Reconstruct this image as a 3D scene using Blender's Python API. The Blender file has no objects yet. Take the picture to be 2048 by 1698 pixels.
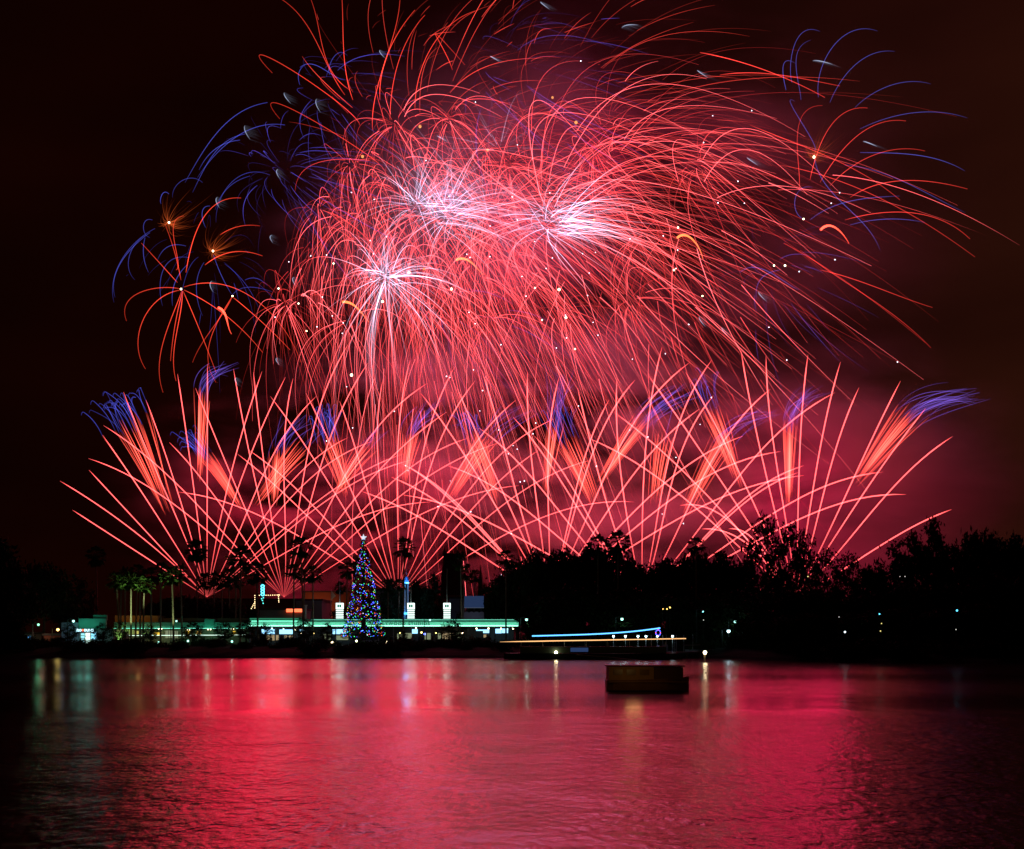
import bpy, math, random
import numpy as np
from mathutils import Vector

# ------------------------------------------------------------------ camera, world, exposure
SC = bpy.context.scene
COL = SC.collection
W0, H0, F0, HOR, CAMZ = 2048, 1698, 2196.0, 1275.0, 3.0
cam_d = bpy.data.cameras.new('camera')
cam = bpy.data.objects.new('camera', cam_d); COL.objects.link(cam)
cam.location = (0, 0, CAMZ); cam.rotation_euler = (math.pi / 2, 0, 0)
cam_d.sensor_fit = 'HORIZONTAL'; cam_d.sensor_width = 36.0
cam_d.lens = 36.0 * F0 / W0
cam_d.shift_y = (HOR - H0 / 2) / W0
cam_d.clip_start = 0.5; cam_d.clip_end = 6000
SC.camera = cam

world = bpy.data.worlds.new('World'); SC.world = world; world.use_nodes = True
wn, wl = world.node_tree.nodes, world.node_tree.links
bg = wn['Background']
tc = wn.new('ShaderNodeTexCoord'); sep = wn.new('ShaderNodeSeparateXYZ')
wl.new(tc.outputs['Generated'], sep.inputs[0])
mr = wn.new('ShaderNodeMapRange'); mr.inputs['From Min'].default_value = -0.55; mr.inputs['From Max'].default_value = 0.55
wl.new(sep.outputs['X'], mr.inputs['Value'])
ramp = wn.new('ShaderNodeValToRGB')
e = ramp.color_ramp.elements
e[0].position = 0.0; e[0].color = (.0040, .0006, .0002, 1)
e[1].position = 1.0; e[1].color = (.020, .0050, .0016, 1)
for p, c in ((.30, (.0058, .0006, .0002, 1)), (.55, (.0070, .0006, .0006, 1)), (.80, (.016, .0030, .0018, 1))):
    x = e.new(p); x.color = c
wl.new(mr.outputs[0], ramp.inputs[0])
nz = wn.new('ShaderNodeTexNoise'); nz.inputs['Scale'].default_value = 3.5; nz.inputs['Detail'].default_value = 3
mp = wn.new('ShaderNodeMapping'); mp.inputs['Scale'].default_value = (1, 1, 3.0)
wl.new(tc.outputs['Generated'], mp.inputs[0]); wl.new(mp.outputs[0], nz.inputs['Vector'])
m2 = wn.new('ShaderNodeMapRange'); m2.inputs['From Min'].default_value = .3; m2.inputs['From Max'].default_value = .7
m2.inputs['To Min'].default_value = .72; m2.inputs['To Max'].default_value = 1.25
wl.new(nz.outputs[0], m2.inputs['Value']); wl.new(m2.outputs[0], bg.inputs['Strength'])
wl.new(ramp.outputs[0], bg.inputs['Color'])

vs = SC.view_settings
vs.view_transform = 'Standard'; vs.look = 'None'; vs.exposure = 0; vs.gamma = 1; vs.use_curve_mapping = False
cy = SC.cycles
cy.use_denoising = True
try: cy.denoiser = 'OPENIMAGEDENOISE'
except Exception: pass
cy.max_bounces = 6; cy.diffuse_bounces = 2; cy.glossy_bounces = 3; cy.volume_bounces = 0; cy.transmission_bounces = 2
cy.sample_clamp_indirect = 6; cy.use_light_tree = True
cy.caustics_reflective = False; cy.caustics_refractive = False
cy.use_adaptive_sampling = False; cy.transparent_max_bounces = 160

# ------------------------------------------------------------------ helpers
def P(px, py, Y):
    return Vector(((px - W0 / 2) / F0 * Y, Y, CAMZ + (HOR - py) / F0 * Y))
def X_(px, Y): return (px - W0 / 2) / F0 * Y
def Z_(py, Y): return CAMZ + (HOR - py) / F0 * Y
def S_(Y): return Y / F0

_mats = {}
def mat(name, col, rough=.7, emit=None, strength=0, noise=None, metallic=0):
    if name in _mats: return _mats[name]
    m = bpy.data.materials.new(name); m.use_nodes = True
    n, l = m.node_tree.nodes, m.node_tree.links
    b = n['Principled BSDF']
    b.inputs['Base Color'].default_value = (*col, 1); b.inputs['Roughness'].default_value = rough
    b.inputs['Metallic'].default_value = metallic
    if name in ('dark_lawn', 'dark_foliage', 'palm_frond', 'clipped_hedge', 'fir_needles', 'bark'): b.inputs['Specular IOR Level'].default_value = .05
    if noise:
        t = n.new('ShaderNodeTexNoise'); t.inputs['Scale'].default_value = noise; t.inputs['Detail'].default_value = 4
        g = n.new('ShaderNodeTexCoord'); l.new(g.outputs['Object'], t.inputs['Vector'])
        r = n.new('ShaderNodeMix'); r.data_type = 'RGBA'
        r.inputs[6].default_value = (*[c * .6 for c in col], 1); r.inputs[7].default_value = (*[min(1, c * 1.35) for c in col], 1)
        l.new(t.outputs[0], r.inputs[0]); l.new(r.outputs[2], b.inputs['Base Color'])
    if emit:
        b.inputs['Emission Color'].default_value = (*emit, 1); b.inputs['Emission Strength'].default_value = strength
    _mats[name] = m
    return m
def emis(name, col, strength, sample=True):
    if name in _mats: return _mats[name]
    m = bpy.data.materials.new(name); m.use_nodes = True
    n, l = m.node_tree.nodes, m.node_tree.links
    n.remove(n['Principled BSDF'])
    em = n.new('ShaderNodeEmission'); em.inputs[0].default_value = (*col, 1); em.inputs[1].default_value = strength
    l.new(em.outputs[0], n['Material Output'].inputs[0])
    if not sample: m.cycles.emission_sampling = 'NONE'
    _mats[name] = m
    return m
# burning stars: each trail carries its own heat colour along its length
M_TRAIL = bpy.data.materials.new('burning_star'); M_TRAIL.use_nodes = True
_n, _l = M_TRAIL.node_tree.nodes, M_TRAIL.node_tree.links
_n.remove(_n['Principled BSDF'])
_a = _n.new('ShaderNodeAttribute'); _a.attribute_name = 'star_glow'
_e = _n.new('ShaderNodeEmission'); _l.new(_a.outputs['Color'], _e.inputs[0]); _e.inputs[1].default_value = .52
_t = _n.new('ShaderNodeBsdfTransparent'); _s = _n.new('ShaderNodeAddShader')     # glowing gas hides nothing behind it
_l.new(_e.outputs[0], _s.inputs[0]); _l.new(_t.outputs[0], _s.inputs[1]); _l.new(_s.outputs[0], _n['Material Output'].inputs[0])
M_TRAIL.cycles.emission_sampling = 'NONE'

class MB:
    def __init__(s): s.v = []; s.f = []
    def add(s, v, f):
        o = len(s.v); s.v += [tuple(p) for p in v]; s.f += [tuple(i + o for i in q) for q in f]
    def box(s, x0, x1, y0, y1, z0, z1):
        s.add([(x0,y0,z0),(x1,y0,z0),(x1,y1,z0),(x0,y1,z0),(x0,y0,z1),(x1,y0,z1),(x1,y1,z1),(x0,y1,z1)],
              [(0,3,2,1),(4,5,6,7),(0,1,5,4),(1,2,6,5),(2,3,7,6),(3,0,4,7)]); return s
    def tube(s, pts, rad, n=6, cap=True):
        pts = [Vector(p) for p in pts]
        if not hasattr(rad, '__len__'): rad = [rad] * len(pts)
        rings = []
        for i, p in enumerate(pts):
            d = (pts[min(i+1, len(pts)-1)] - pts[max(i-1, 0)])
            d = d.normalized() if d.length > 1e-9 else Vector((0,0,1))
            a = d.cross(Vector((0,1,0)) if abs(d.y) < .9 else Vector((1,0,0))).normalized(); b = d.cross(a)
            rings.append([p + (a * math.cos(t) + b * math.sin(t)) * rad[i] for t in [2*math.pi*k/n for k in range(n)]])
        v = [q for r in rings for q in r]; f = []
        for i in range(len(pts)-1):
            for k in range(n):
                f.append((i*n+k, i*n+(k+1)%n, (i+1)*n+(k+1)%n, (i+1)*n+k))
        if cap:
            f.append(tuple(range(n-1, -1, -1))); f.append(tuple((len(pts)-1)*n + k for k in range(n)))
        s.add(v, f); return s
    def ball(s, c, r, nu=8, nv=6, sz=1.0):
        v = []; f = []
        for j in range(1, nv):
            t = math.pi * j / nv
            for i in range(nu):
                u = 2*math.pi*i/nu
                v.append((c[0]+r*math.sin(t)*math.cos(u), c[1]+r*math.sin(t)*math.sin(u), c[2]+r*sz*math.cos(t)))
        top = len(v); v.append((c[0],c[1],c[2]+r*sz)); bot = len(v); v.append((c[0],c[1],c[2]-r*sz))
        for j in range(nv-2):
            for i in range(nu): f.append((j*nu+i, (j+1)*nu+i, (j+1)*nu+(i+1)%nu, j*nu+(i+1)%nu))
        for i in range(nu):
            f.append((top, i, (i+1)%nu)); f.append((bot, (nv-2)*nu+(i+1)%nu, (nv-2)*nu+i))
        s.add(v, f); return s
    def prism(s, poly, y0, y1):     # polygon in x,z pulled along y
        n = len(poly)
        v = [(x, y0, z) for x, z in poly] + [(x, y1, z) for x, z in poly]
        f = [tuple(range(n)), tuple(range(2*n-1, n-1, -1))] + [(i, n+i, n+(i+1)%n, (i+1)%n) for i in range(n)]
        s.add(v, f); return s
    def mesh(s, name):
        m = bpy.data.meshes.new(name); m.from_pydata(s.v, [], s.f); m.update(); return m
    def build(s, name, m, parent=None, smooth=False):
        me = s.mesh(name)
        if smooth: me.polygons.foreach_set('use_smooth', [True]*len(me.polygons))
        return link(name, me, m, parent)
def link(name, me, m, parent=None):
    o = bpy.data.objects.new(name, me); COL.objects.link(o)
    if m is not None and len(me.materials) == 0: me.materials.append(m)
    if parent is not None: o.parent = parent
    return o
def thing(name, label, cat, loc=(0,0,0), group=None, rz=0):
    o = bpy.data.objects.new(name, None); COL.objects.link(o)
    o.empty_display_size = .3
    o.location = loc; o.rotation_euler = (0,0,rz)
    o['label'] = label; o['category'] = cat
    if group: o['group'] = group
    return o
def tag(o, label, cat, group=None):
    o['label'] = label; o['category'] = cat
    if group: o['group'] = group
    return o
def struct(o, kind='structure'):
    o['kind'] = kind; return o
def lamp_light(parent, loc, col, watts, rad=.15):
    d = bpy.data.lights.new('lamp_glow', 'POINT'); d.color = col; d.energy = watts; d.shadow_soft_size = rad
    o = bpy.data.objects.new('lamp_glow', d); COL.objects.link(o); o.location = loc; o.parent = parent
    return o

# ------------------------------------------------------------------ lake, bank, plaza
def water_mat():
    m = bpy.data.materials.new('lake_water'); m.use_nodes = True
    n, l = m.node_tree.nodes, m.node_tree.links
    b = n['Principled BSDF']
    b.inputs['Base Color'].default_value = (.004, .003, .004, 1)
    b.inputs['IOR'].default_value = 1.33
    g = n.new('ShaderNodeNewGeometry'); sp = n.new('ShaderNodeSeparateXYZ'); l.new(g.outputs['Position'], sp.inputs[0])
    def noise(scale, sx, sy, detail=3):
        mp = n.new('ShaderNodeMapping'); mp.inputs['Scale'].default_value = (sx, sy, 1)
        l.new(g.outputs['Position'], mp.inputs[0])
        t = n.new('ShaderNodeTexNoise'); t.inputs['Scale'].default_value = scale; t.inputs['Detail'].default_value = detail
        l.new(mp.outputs[0], t.inputs['Vector']); return t.outputs[0]
    def bump(h, dist, prev=None, st=1.0):
        k = n.new('ShaderNodeBump'); k.inputs['Distance'].default_value = dist; k.inputs['Strength'].default_value = st
        l.new(h, k.inputs['Height'])
        if prev: l.new(prev, k.inputs['Normal'])
        return k.outputs[0]
    # slick wake lanes left by boats lie flatter than the rippled water round them
    wob = noise(.018, 1, .3, 3)
    ad = n.new('ShaderNodeMath'); ad.operation = 'MULTIPLY_ADD'; ad.inputs[1].default_value = 10.0
    l.new(wob, ad.inputs[0]); l.new(sp.outputs['Y'], ad.inputs[2])
    mr = n.new('ShaderNodeMapRange'); mr.inputs['From Min'].default_value = 0; mr.inputs['From Max'].default_value = 180
    l.new(ad.outputs[0], mr.inputs['Value'])
    rp = n.new('ShaderNodeValToRGB'); l.new(mr.outputs[0], rp.inputs[0])
    el = rp.color_ramp.elements
    def g_(v): return (v, v, v, 1)
    el[0].position = 0; el[0].color = g_(1); el[1].position = 1; el[1].color = g_(.45)
    for yy, v in ((44, 1), (52, .14), (57, .12), (64, .55), (70, .75), (79, .55), (86, .16), (92, .16), (99, .7), (135, .8), (150, .45)):
        q = el.new(yy/180); q.color = g_(v)
    lane = rp.outputs[0]
    def bumpl(h, dist, prev=None):
        k = n.new('ShaderNodeBump'); k.inputs['Distance'].default_value = dist
        l.new(lane, k.inputs['Strength']); l.new(h, k.inputs['Height'])
        if prev: l.new(prev, k.inputs['Normal'])
        return k.outputs[0]
    b1 = bumpl(noise(3.4, 1.35, .7, 5), .050)
    b2 = bumpl(noise(.5, .75, .55, 4), .20, b1)
    l.new(b2, b.inputs['Normal'])
    ro = n.new('ShaderNodeMapRange'); ro.inputs['To Min'].default_value = .16; ro.inputs['To Max'].default_value = .22
    l.new(lane, ro.inputs['Value'])
    rp = ro
    l.new(rp.outputs[0], b.inputs['Roughness'])
    return m
wm = bpy.data.meshes.new('lake_water')
wm.from_pydata([(-900,-60,0),(900,-60,0),(900,172,0),(-900,172,0)], [], [(0,1,2,3)])
struct(link('lake_water', wm, water_mat()))

def shore_y(x):
    t = min(1, max(0, (x - 24) / 22.0)); t = t*t*(3-2*t)
    return 160 - 34*t + .6*math.sin(x*.31) + .35*math.sin(x*.83+1)
M_GROUND = mat('dark_lawn', (.011, .014, .007), .95, noise=.6)
M_PAVE = mat('plaza_paving', (.16, .14, .13), .8, noise=.8)
gv, gf = [], []
xs = [-900,-500,-300] + [-200 + i*2.0 for i in range(201)] + [300,500,900]
prof = [(-3,-.7),(0,-.05),(1.2,.35),(4,.8),(10,1.35),(18,1.6),(34,1.6)]
for x in xs:
    b = shore_y(x)
    for dy, z in prof: gv.append((x, b+dy, z + (.08*math.sin(x*1.7+dy) if 0 < dy < 18 else 0)))
    for yy in (230, 500, 2500): gv.append((x, yy, 1.6))
K = len(prof)+3
for i in range(len(xs)-1):
    for j in range(K-1): gf.append((i*K+j, (i+1)*K+j, (i+1)*K+j+1, i*K+j+1))
gm = bpy.data.meshes.new('ground'); gm.from_pydata(gv, [], gf); gm.update()
struct(link('ground', gm, M_GROUND))
pb = MB(); pb.add([(X_(470,188),183,1.608),(X_(1045,188),183,1.608),(X_(1045,188),206,1.608),(X_(470,188),206,1.608)], [(0,1,2,3)])
struct(pb.build('plaza_pavement', M_PAVE))

# ------------------------------------------------------------------ fireworks
YF = 410.0
SF = S_(YF)
def trail_mesh(pts, rad, heat, n=4):
    pts = np.asarray(pts, float); N = len(pts)
    d = np.gradient(pts, axis=0); d /= (np.linalg.norm(d, axis=1, keepdims=True) + 1e-9)
    ref = np.array([0,1.0,0]); a = np.cross(d, ref); a /= (np.linalg.norm(a, axis=1, keepdims=True) + 1e-6)
    b = np.cross(d, a)
    rad = np.asarray(rad, float).reshape(-1,1)
    v = np.concatenate([ (pts + rad*(a*math.cos(t) + b*math.sin(t)))[:,None,:] for t in [2*math.pi*k/n for k in range(n)] ], axis=1).reshape(-1,3)
    i = np.arange(N-1)[:,None]*n; k = np.arange(n)[None,:]; k2 = (k+1) % n
    f = np.stack([i+k, i+k2, i+n+k2, i+n+k], axis=-1).reshape(-1,4)
    h = np.repeat(np.asarray(heat, float), n, axis=0)
    return v, f, h
def heat_object(name, parts, parent, centre):
    V, Fc, Hh, o = [], [], [], 0
    for v, f, h in parts:
        V.append(v - np.asarray(centre)); Fc.append(f + o); Hh.append(h); o += len(v)
    V = np.concatenate(V); Fc = np.concatenate(Fc); Hh = np.concatenate(Hh)
    me = bpy.data.meshes.new(name); me.from_pydata(V.tolist(), [], Fc.tolist())
    at = me.attributes.new('star_glow', 'FLOAT_COLOR', 'POINT')
    at.data.foreach_set('color', np.concatenate([Hh, np.ones((len(Hh),1))], axis=1).astype(np.float32).ravel())
    return link(name, me, M_TRAIL, parent)
def burst_light(parent, loc, col, watts, rad=5.0):
    d = bpy.data.lights.new('burst_glow', 'POINT'); d.color = col; d.energy = watts; d.shadow_soft_size = rad
    d.specular_factor = .2 if col[1] > .3 else .6
    o = bpy.data.objects.new('burst_glow', d); COL.objects.link(o); o.location = loc; o.parent = parent
    return o
RED = np.array((2.9, .155, .165)); DRED = np.array((1.1, .045, .035)); HOT = np.array((3.2, .75, .72)); CORE = np.array((1.9, 1.75, 2.5))
BLUE = np.array((.14, .17, 1.25)); DBLUE = np.array((.05, .05, .32)); ORG = np.array((.55, .085, .018)); SILV = np.array((.32, .38, .55))
def fit(points, n=22):
    p = np.array(points, float)
    t = np.concatenate([[0], np.cumsum(np.linalg.norm(np.diff(p, axis=0), axis=1))]); t /= t[-1]
    deg = min(3, len(p)-1) if len(p) > 3 else len(p)-1
    w = np.ones(len(p)); w[0] = w[-1] = 4
    tt = np.linspace(0, 1, n)
    q = np.stack([np.polyval(np.polyfit(t, p[:,c], deg, w=w), tt) for c in (0,1)], axis=1)
    return q
FANS = [
 (414, 'leftmost fan of red comet trails, rising behind the uplit palm cluster', [
  [(145,1020)],[(265,1060),(120,962)],[(178,940)],[(310,1025),(205,870)],[(376,1090),(314,946),(247,784)],[(356,986),(292,800)],
  [(388,980),(355,748)],[(415,728)],[(463,943),(524,743)],[(495,925),(571,754)],[(441,1147),(494,1021),(535,937),(583,847),(632,793)],
  [(454,1145),(526,1035),(597,950),(663,893),(696,875)],[(500,1098),(542,1037),(620,958),(660,925),(700,903),(743,883)],
  [(505,1115),(580,1045),(658,987),(735,938),(805,908)],[(503,1123),(580,1058),(717,961),(826,919)],[(481,1159),(522,1133),(580,1100),(664,1056),(766,1019),(861,1004)]]),
 (568, 'fan of red comet trails rising over the bulb-lit frame and cyan neon sign', [
  [(472,1111),(300,978),(230,934),(177,917)],[(477,1098),(333,950),(260,885),(207,851)],[(494,1087),(397,950),(339,885)],[(462,950),(391,776)],
  [(508,950),(467,738)],[(531,950),(507,744)],[(568,950),(571,850),(586,757)],[(587,1081),(609,950),(626,859),(655,770),(698,686)],
  [(603,1075),(635,950),(675,840),(736,726)],[(622,1084),(672,986),(710,920),(754,856),(805,800),(854,767)],[(610,1137),(667,1052),(713,991),(780,920),(893,824)],
  [(628,1131),(702,1044),(792,960),(872,901),(937,876)],[(632,1139),(728,1050),(849,958),(930,912),(996,886)],[(639,1150),(719,1097),(830,1034),(930,994),(1038,971)]]),
 (795, 'fan of red comet trails rising behind the blue lit tower and tall palm', [
  [(689,1128),(603,1076),(494,1021),(431,997),(356,984)],[(714,1126),(649,1066),(580,998),(475,908)],[(717,1112),(664,1052),(580,966),(497,900)],
  [(722,1075),(649,950),(617,903),(541,793)],[(733,1050),(689,950),(612,786)],[(748,1030),(718,921),(679,802)],[(765,1010),(757,920),(754,856),(766,758)],
  [(795,921),(801,824),(820,721)],[(815,1075),(836,950),(865,836),(909,734)],[(822,1085),(855,950),(879,886),(950,762)],
  [(822,1141),(860,1052),(922,930),(957,880),(1032,800)],[(860,1096),(930,993),(1012,900),(1058,862),(1108,838)],[(860,1118),(976,985),(1037,928),(1078,900)],
  [(860,1138),(969,1039),(1071,967),(1110,945),(1182,920)],[(860,1155),(929,1116),(1019,1066),(1094,1031),(1180,1007),(1268,1004)]]),
 (1097, 'fan of red comet trails rising over the left end of the dark tree mass', [
  [(1004,1139),(952,1103),(860,1047),(796,1012),(724,983)],[(1006,1113),(924,1042),(835,978),(782,954)],[(1008,1106),(935,1028),(860,960),(800,926)],[(1008,1110),(935,1032),(870,972),(822,937)],
  [(1045,1105),(942,930),(890,852),(842,787)],[(1057,1100),(983,931),(940,840),(914,775)],[(1066,1100),(1016,930),(991,831),(975,765),(963,740)],
  [(1085,1094),(1065,930),(1055,824),(1055,744)],[(1096,998),(1099,877),(1106,800),(1118,755)],[(1126,1091),(1148,998),(1177,890),(1218,800)],
  [(1130,1091),(1157,993),(1190,900),(1223,820),(1270,760)],[(1146,1097),(1189,998),(1238,901),(1299,799),(1378,726)],
  [(1172,1087),(1244,982),(1320,885),(1399,818)],[(1214,1079),(1327,968),(1407,910),(1486,872)],[(1245,1076),(1358,989),(1468,926),(1561,903)],[(1244,1103),(1344,1048),(1452,990),(1537,962),(1608,951)]]),
 (1284, 'fan of red comet trails rising over the middle of the dark tree mass', [
  [(1076,1097),(1019,1066),(922,1020),(860,1001),(806,990)],[(1144,1097),(1076,1039),(1024,1000),(960,957),(894,931)],[(1166,1081),(1094,992),(1012,900),(958,856)],
  [(1193,1076),(1101,930),(1026,834)],[(1202,1077),(1116,930),(1069,872)],[(1233,1070),(1212,998),(1177,870),(1155,776)],[(1269,1123),(1240,912),(1230,820),(1234,756)],
  [(1286,1010),(1288,929),(1302,805),(1324,694)],[(1299,1123),(1327,965),(1360,846),(1388,771),(1423,721)],[(1306,1123),(1355,929),(1385,851),(1427,791)],
  [(1335,1103),(1380,1007),(1447,885),(1493,821),(1541,778)],[(1366,1101),(1454,982),(1543,878),(1602,829),(1670,785)],
  [(1399,1087),(1460,1020),(1537,965),(1608,931)],[(1403,1087),(1466,1023),(1540,972),(1596,945)],[(1438,1101),(1537,1033),(1640,975),(1701,957),(1767,944)],[(1482,1100),(1552,1060),(1719,998),(1760,990),(1812,989)]]),
 (1592, 'rightmost fan of red comet trails, rising through the tall thin tree', [
  [(1485,1098),(1327,968),(1239,901),(1178,877)],[(1510,1095),(1394,973),(1290,870),(1229,825)],[(1507,1059),(1454,982),(1362,843),(1295,748)],
  [(1524,1043),(1449,885),(1371,744)],[(1554,1040),(1518,888),(1482,701)],[(1573,1050),(1549,901),(1532,712)],[(1596,1030),(1602,855),(1616,709)],
  [(1609,1089),(1637,914),(1681,724)],[(1619,1100),(1651,972),(1718,775)],[(1631,1118),(1727,914),(1801,762)],[(1651,1103),(1757,943),(1851,817)],
  [(1675,1106),(1809,951),(1905,873)],[(1719,1118),(1810,1062),(1903,1019)],[(1500,1085),(1454,1040),(1410,1014),(1385,1007),(1360,1011)],[(1545,1130),(1500,1075),(1468,1051),(1457,1058)],[(1540,1130),(1455,1066),(1417,1056),(1403,1058)]]),
]
rnd = random.Random(7)
for bi, (bx, lab, trs) in enumerate(FANS):
    base = P(bx, 1194, YF)
    root = thing('comet_fan', lab, 'firework', base, 'fans of red comet trails along the skyline')
    for ti, tr in enumerate(trs):
        b0 = (bx, 1194)
        q = fit([b0] + tr, 26)
        dY = rnd.uniform(-10, 10)
        t = np.linspace(0, 1, len(q))
        pts = np.array([P(x, y, YF + dY*s) for (x, y), s in zip(q, t)])
        wv = .165 if bi < 3 else .215
        if len(tr) > 3 and bi in (0,1,2) and ti > 10: wv *= .8
        rad = wv*np.clip(.55 + t*1.2, 0, 1)*np.where(t > .93, np.clip((1.02-t)/.09, .15, 1), 1)
        inten = np.clip(.06 + t*2.2, 0, 1)*np.clip((1.04-t)/.10, .25, 1)
        heat = inten[:,None]*np.array((3.2,.30,.30))[None,:]
        heat_object('trail', [trail_mesh(pts, rad, heat)], root, base)
    burst_light(root, (rnd.uniform(-4,4),30,38), (1,.008,.06) if bx < 1200 else (1,.01,.10), (60000 if bx < 900 else 20000) if bx < 1500 else 85000, 22)

# mine bursts: a sheaf of red strokes whose stars turn blue and tip over
MINES = [ # root, red end, blue end bend, half width root, half width end, strands, blueness
 ((330,1010),(262,848),(228,800),22,62,26,1.0,'-','left of all other mine bursts'),((398,945),(404,790),(462,735),7,18,20,.9,'+','right of the leftmost mine burst'),
 ((478,1010),(414,915),(376,872),10,22,20,.9,'-','below the tall upright mine burst'),((548,1000),(556,905),(596,838),12,22,20,.6,'+','under the low pink smoke'),
 ((520,1000),(600,895),(640,860),10,26,18,.25,'+','leaning right across its upright neighbour'),((692,990),(658,880),(646,826),10,24,22,.8,'-','above left of the decorated tree'),
 ((672,985),(735,895),(770,860),8,24,18,.2,'+','leaning right above the decorated tree'),((808,960),(822,868),(872,812),10,22,22,.7,'+','straight above the tall palm by the blue tower'),
 ((992,1000),(948,878),(925,832),12,26,24,.8,'-','left of the pale crossing trails'),((900,1000),(982,880),(1046,818),10,28,22,.5,'+','leaning right over the dark theatre'),
 ((1094,970),(1110,850),(1140,752),8,18,20,.7,'+','upright above the dark tree mass'),((1186,1000),(1134,885),(1118,820),12,26,22,.7,'-','leaning left above the dark tree mass'),
 ((1205,955),(1282,842),(1372,778),12,28,26,.9,'+','with a broad violet plume bent right'),((1308,1000),(1326,875),(1350,800),12,24,18,.2,'+','dull red and nearly upright, third from right'),
 ((1376,1015),(1446,880),(1545,822),12,26,24,.6,'+','with a low violet plume bent right'),((1478,965),(1424,822),(1404,758),12,26,22,.6,'-','leaning left beneath the long red arcs'),
 ((1577,1000),(1577,848),(1640,782),8,22,24,.8,'+','upright inside the rightmost comet fan'),((1722,955),(1826,830),(1945,792),12,36,30,.9,'+','rightmost, its violet plume bent far right'),
]
for mi, (ro, re, be, w0, w1, ns, bl, sg, lab) in enumerate(MINES):
    c = P(*ro, YF+12)
    root = thing('mine_burst', 'red mine burst ' + lab, 'firework', c, 'mine bursts tipped with blue stars')
    rr = random.Random(100+mi)
    ax = np.array(re, float)-np.array(ro, float); L = np.linalg.norm(ax); ax /= L; nx = np.array((-ax[1], ax[0]))
    for k in range(ns):
        u = max(-1, min(1, rr.gauss(0, .45)))
        a = np.array(ro) + nx*u*w0 + ax*rr.uniform(-.12,.22)*L
        b = np.array(re) + nx*u*w1 + ax*rr.uniform(-.12,.12)*L
        dd = rr.uniform(-8, 8)
        t = np.linspace(0, 1, 10)[:,None]
        bend = nx*0 + np.array((0, -1.0))*4
        q = a*(1-t) + b*t + bend*(4*t*(1-t))
        fade = np.sin(np.clip(t[:,0]*.97+.02, 0, 1)*math.pi)**.7
        st = rr.uniform(.3, .95)
        pts = np.array([P(x, y, YF+12+dd) for x, y in q])
        parts = [trail_mesh(pts, np.full(10, .17), fade[:,None]*st*np.array((1.8,.16,.11))[None,:], 3)]
        if rr.random() < bl:
            tip = np.array(be, float) + nx*u*w1*.9 + np.array((rr.gauss(0,12), rr.gauss(0,9)))
            if sg == '+': tip[0] += rr.uniform(-25, 14)
            m = b + ax*L*rr.uniform(.16,.34)
            t2 = np.linspace(0, 1, 12)[:,None]
            q2 = b*(1-t2)**2 + 2*m*t2*(1-t2) + tip*t2**2
            if sg == '-':
                hk = np.array([(-4,-1),(-7,3),(-8,9)], float)*rr.uniform(.5,1.1)
                q2 = np.concatenate([q2, tip + hk]); 
            n2 = len(q2); s2 = np.linspace(0, 1, n2)
            f2 = np.sin(np.clip(s2*.9+.05,0,1)*math.pi)**.8
            hc = (BLUE*(1-.25*(sg=='+')) + (np.array((.16,.02,.05)) if sg=='+' else 0))
            p2 = np.array([P(x, y, YF+12+dd) for x, y in q2])
            parts.append(trail_mesh(p2, np.full(n2, .13), f2[:,None]*rr.uniform(.12,.42)*hc[None,:], 3))
        heat_object('trail', parts, root, c)

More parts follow.
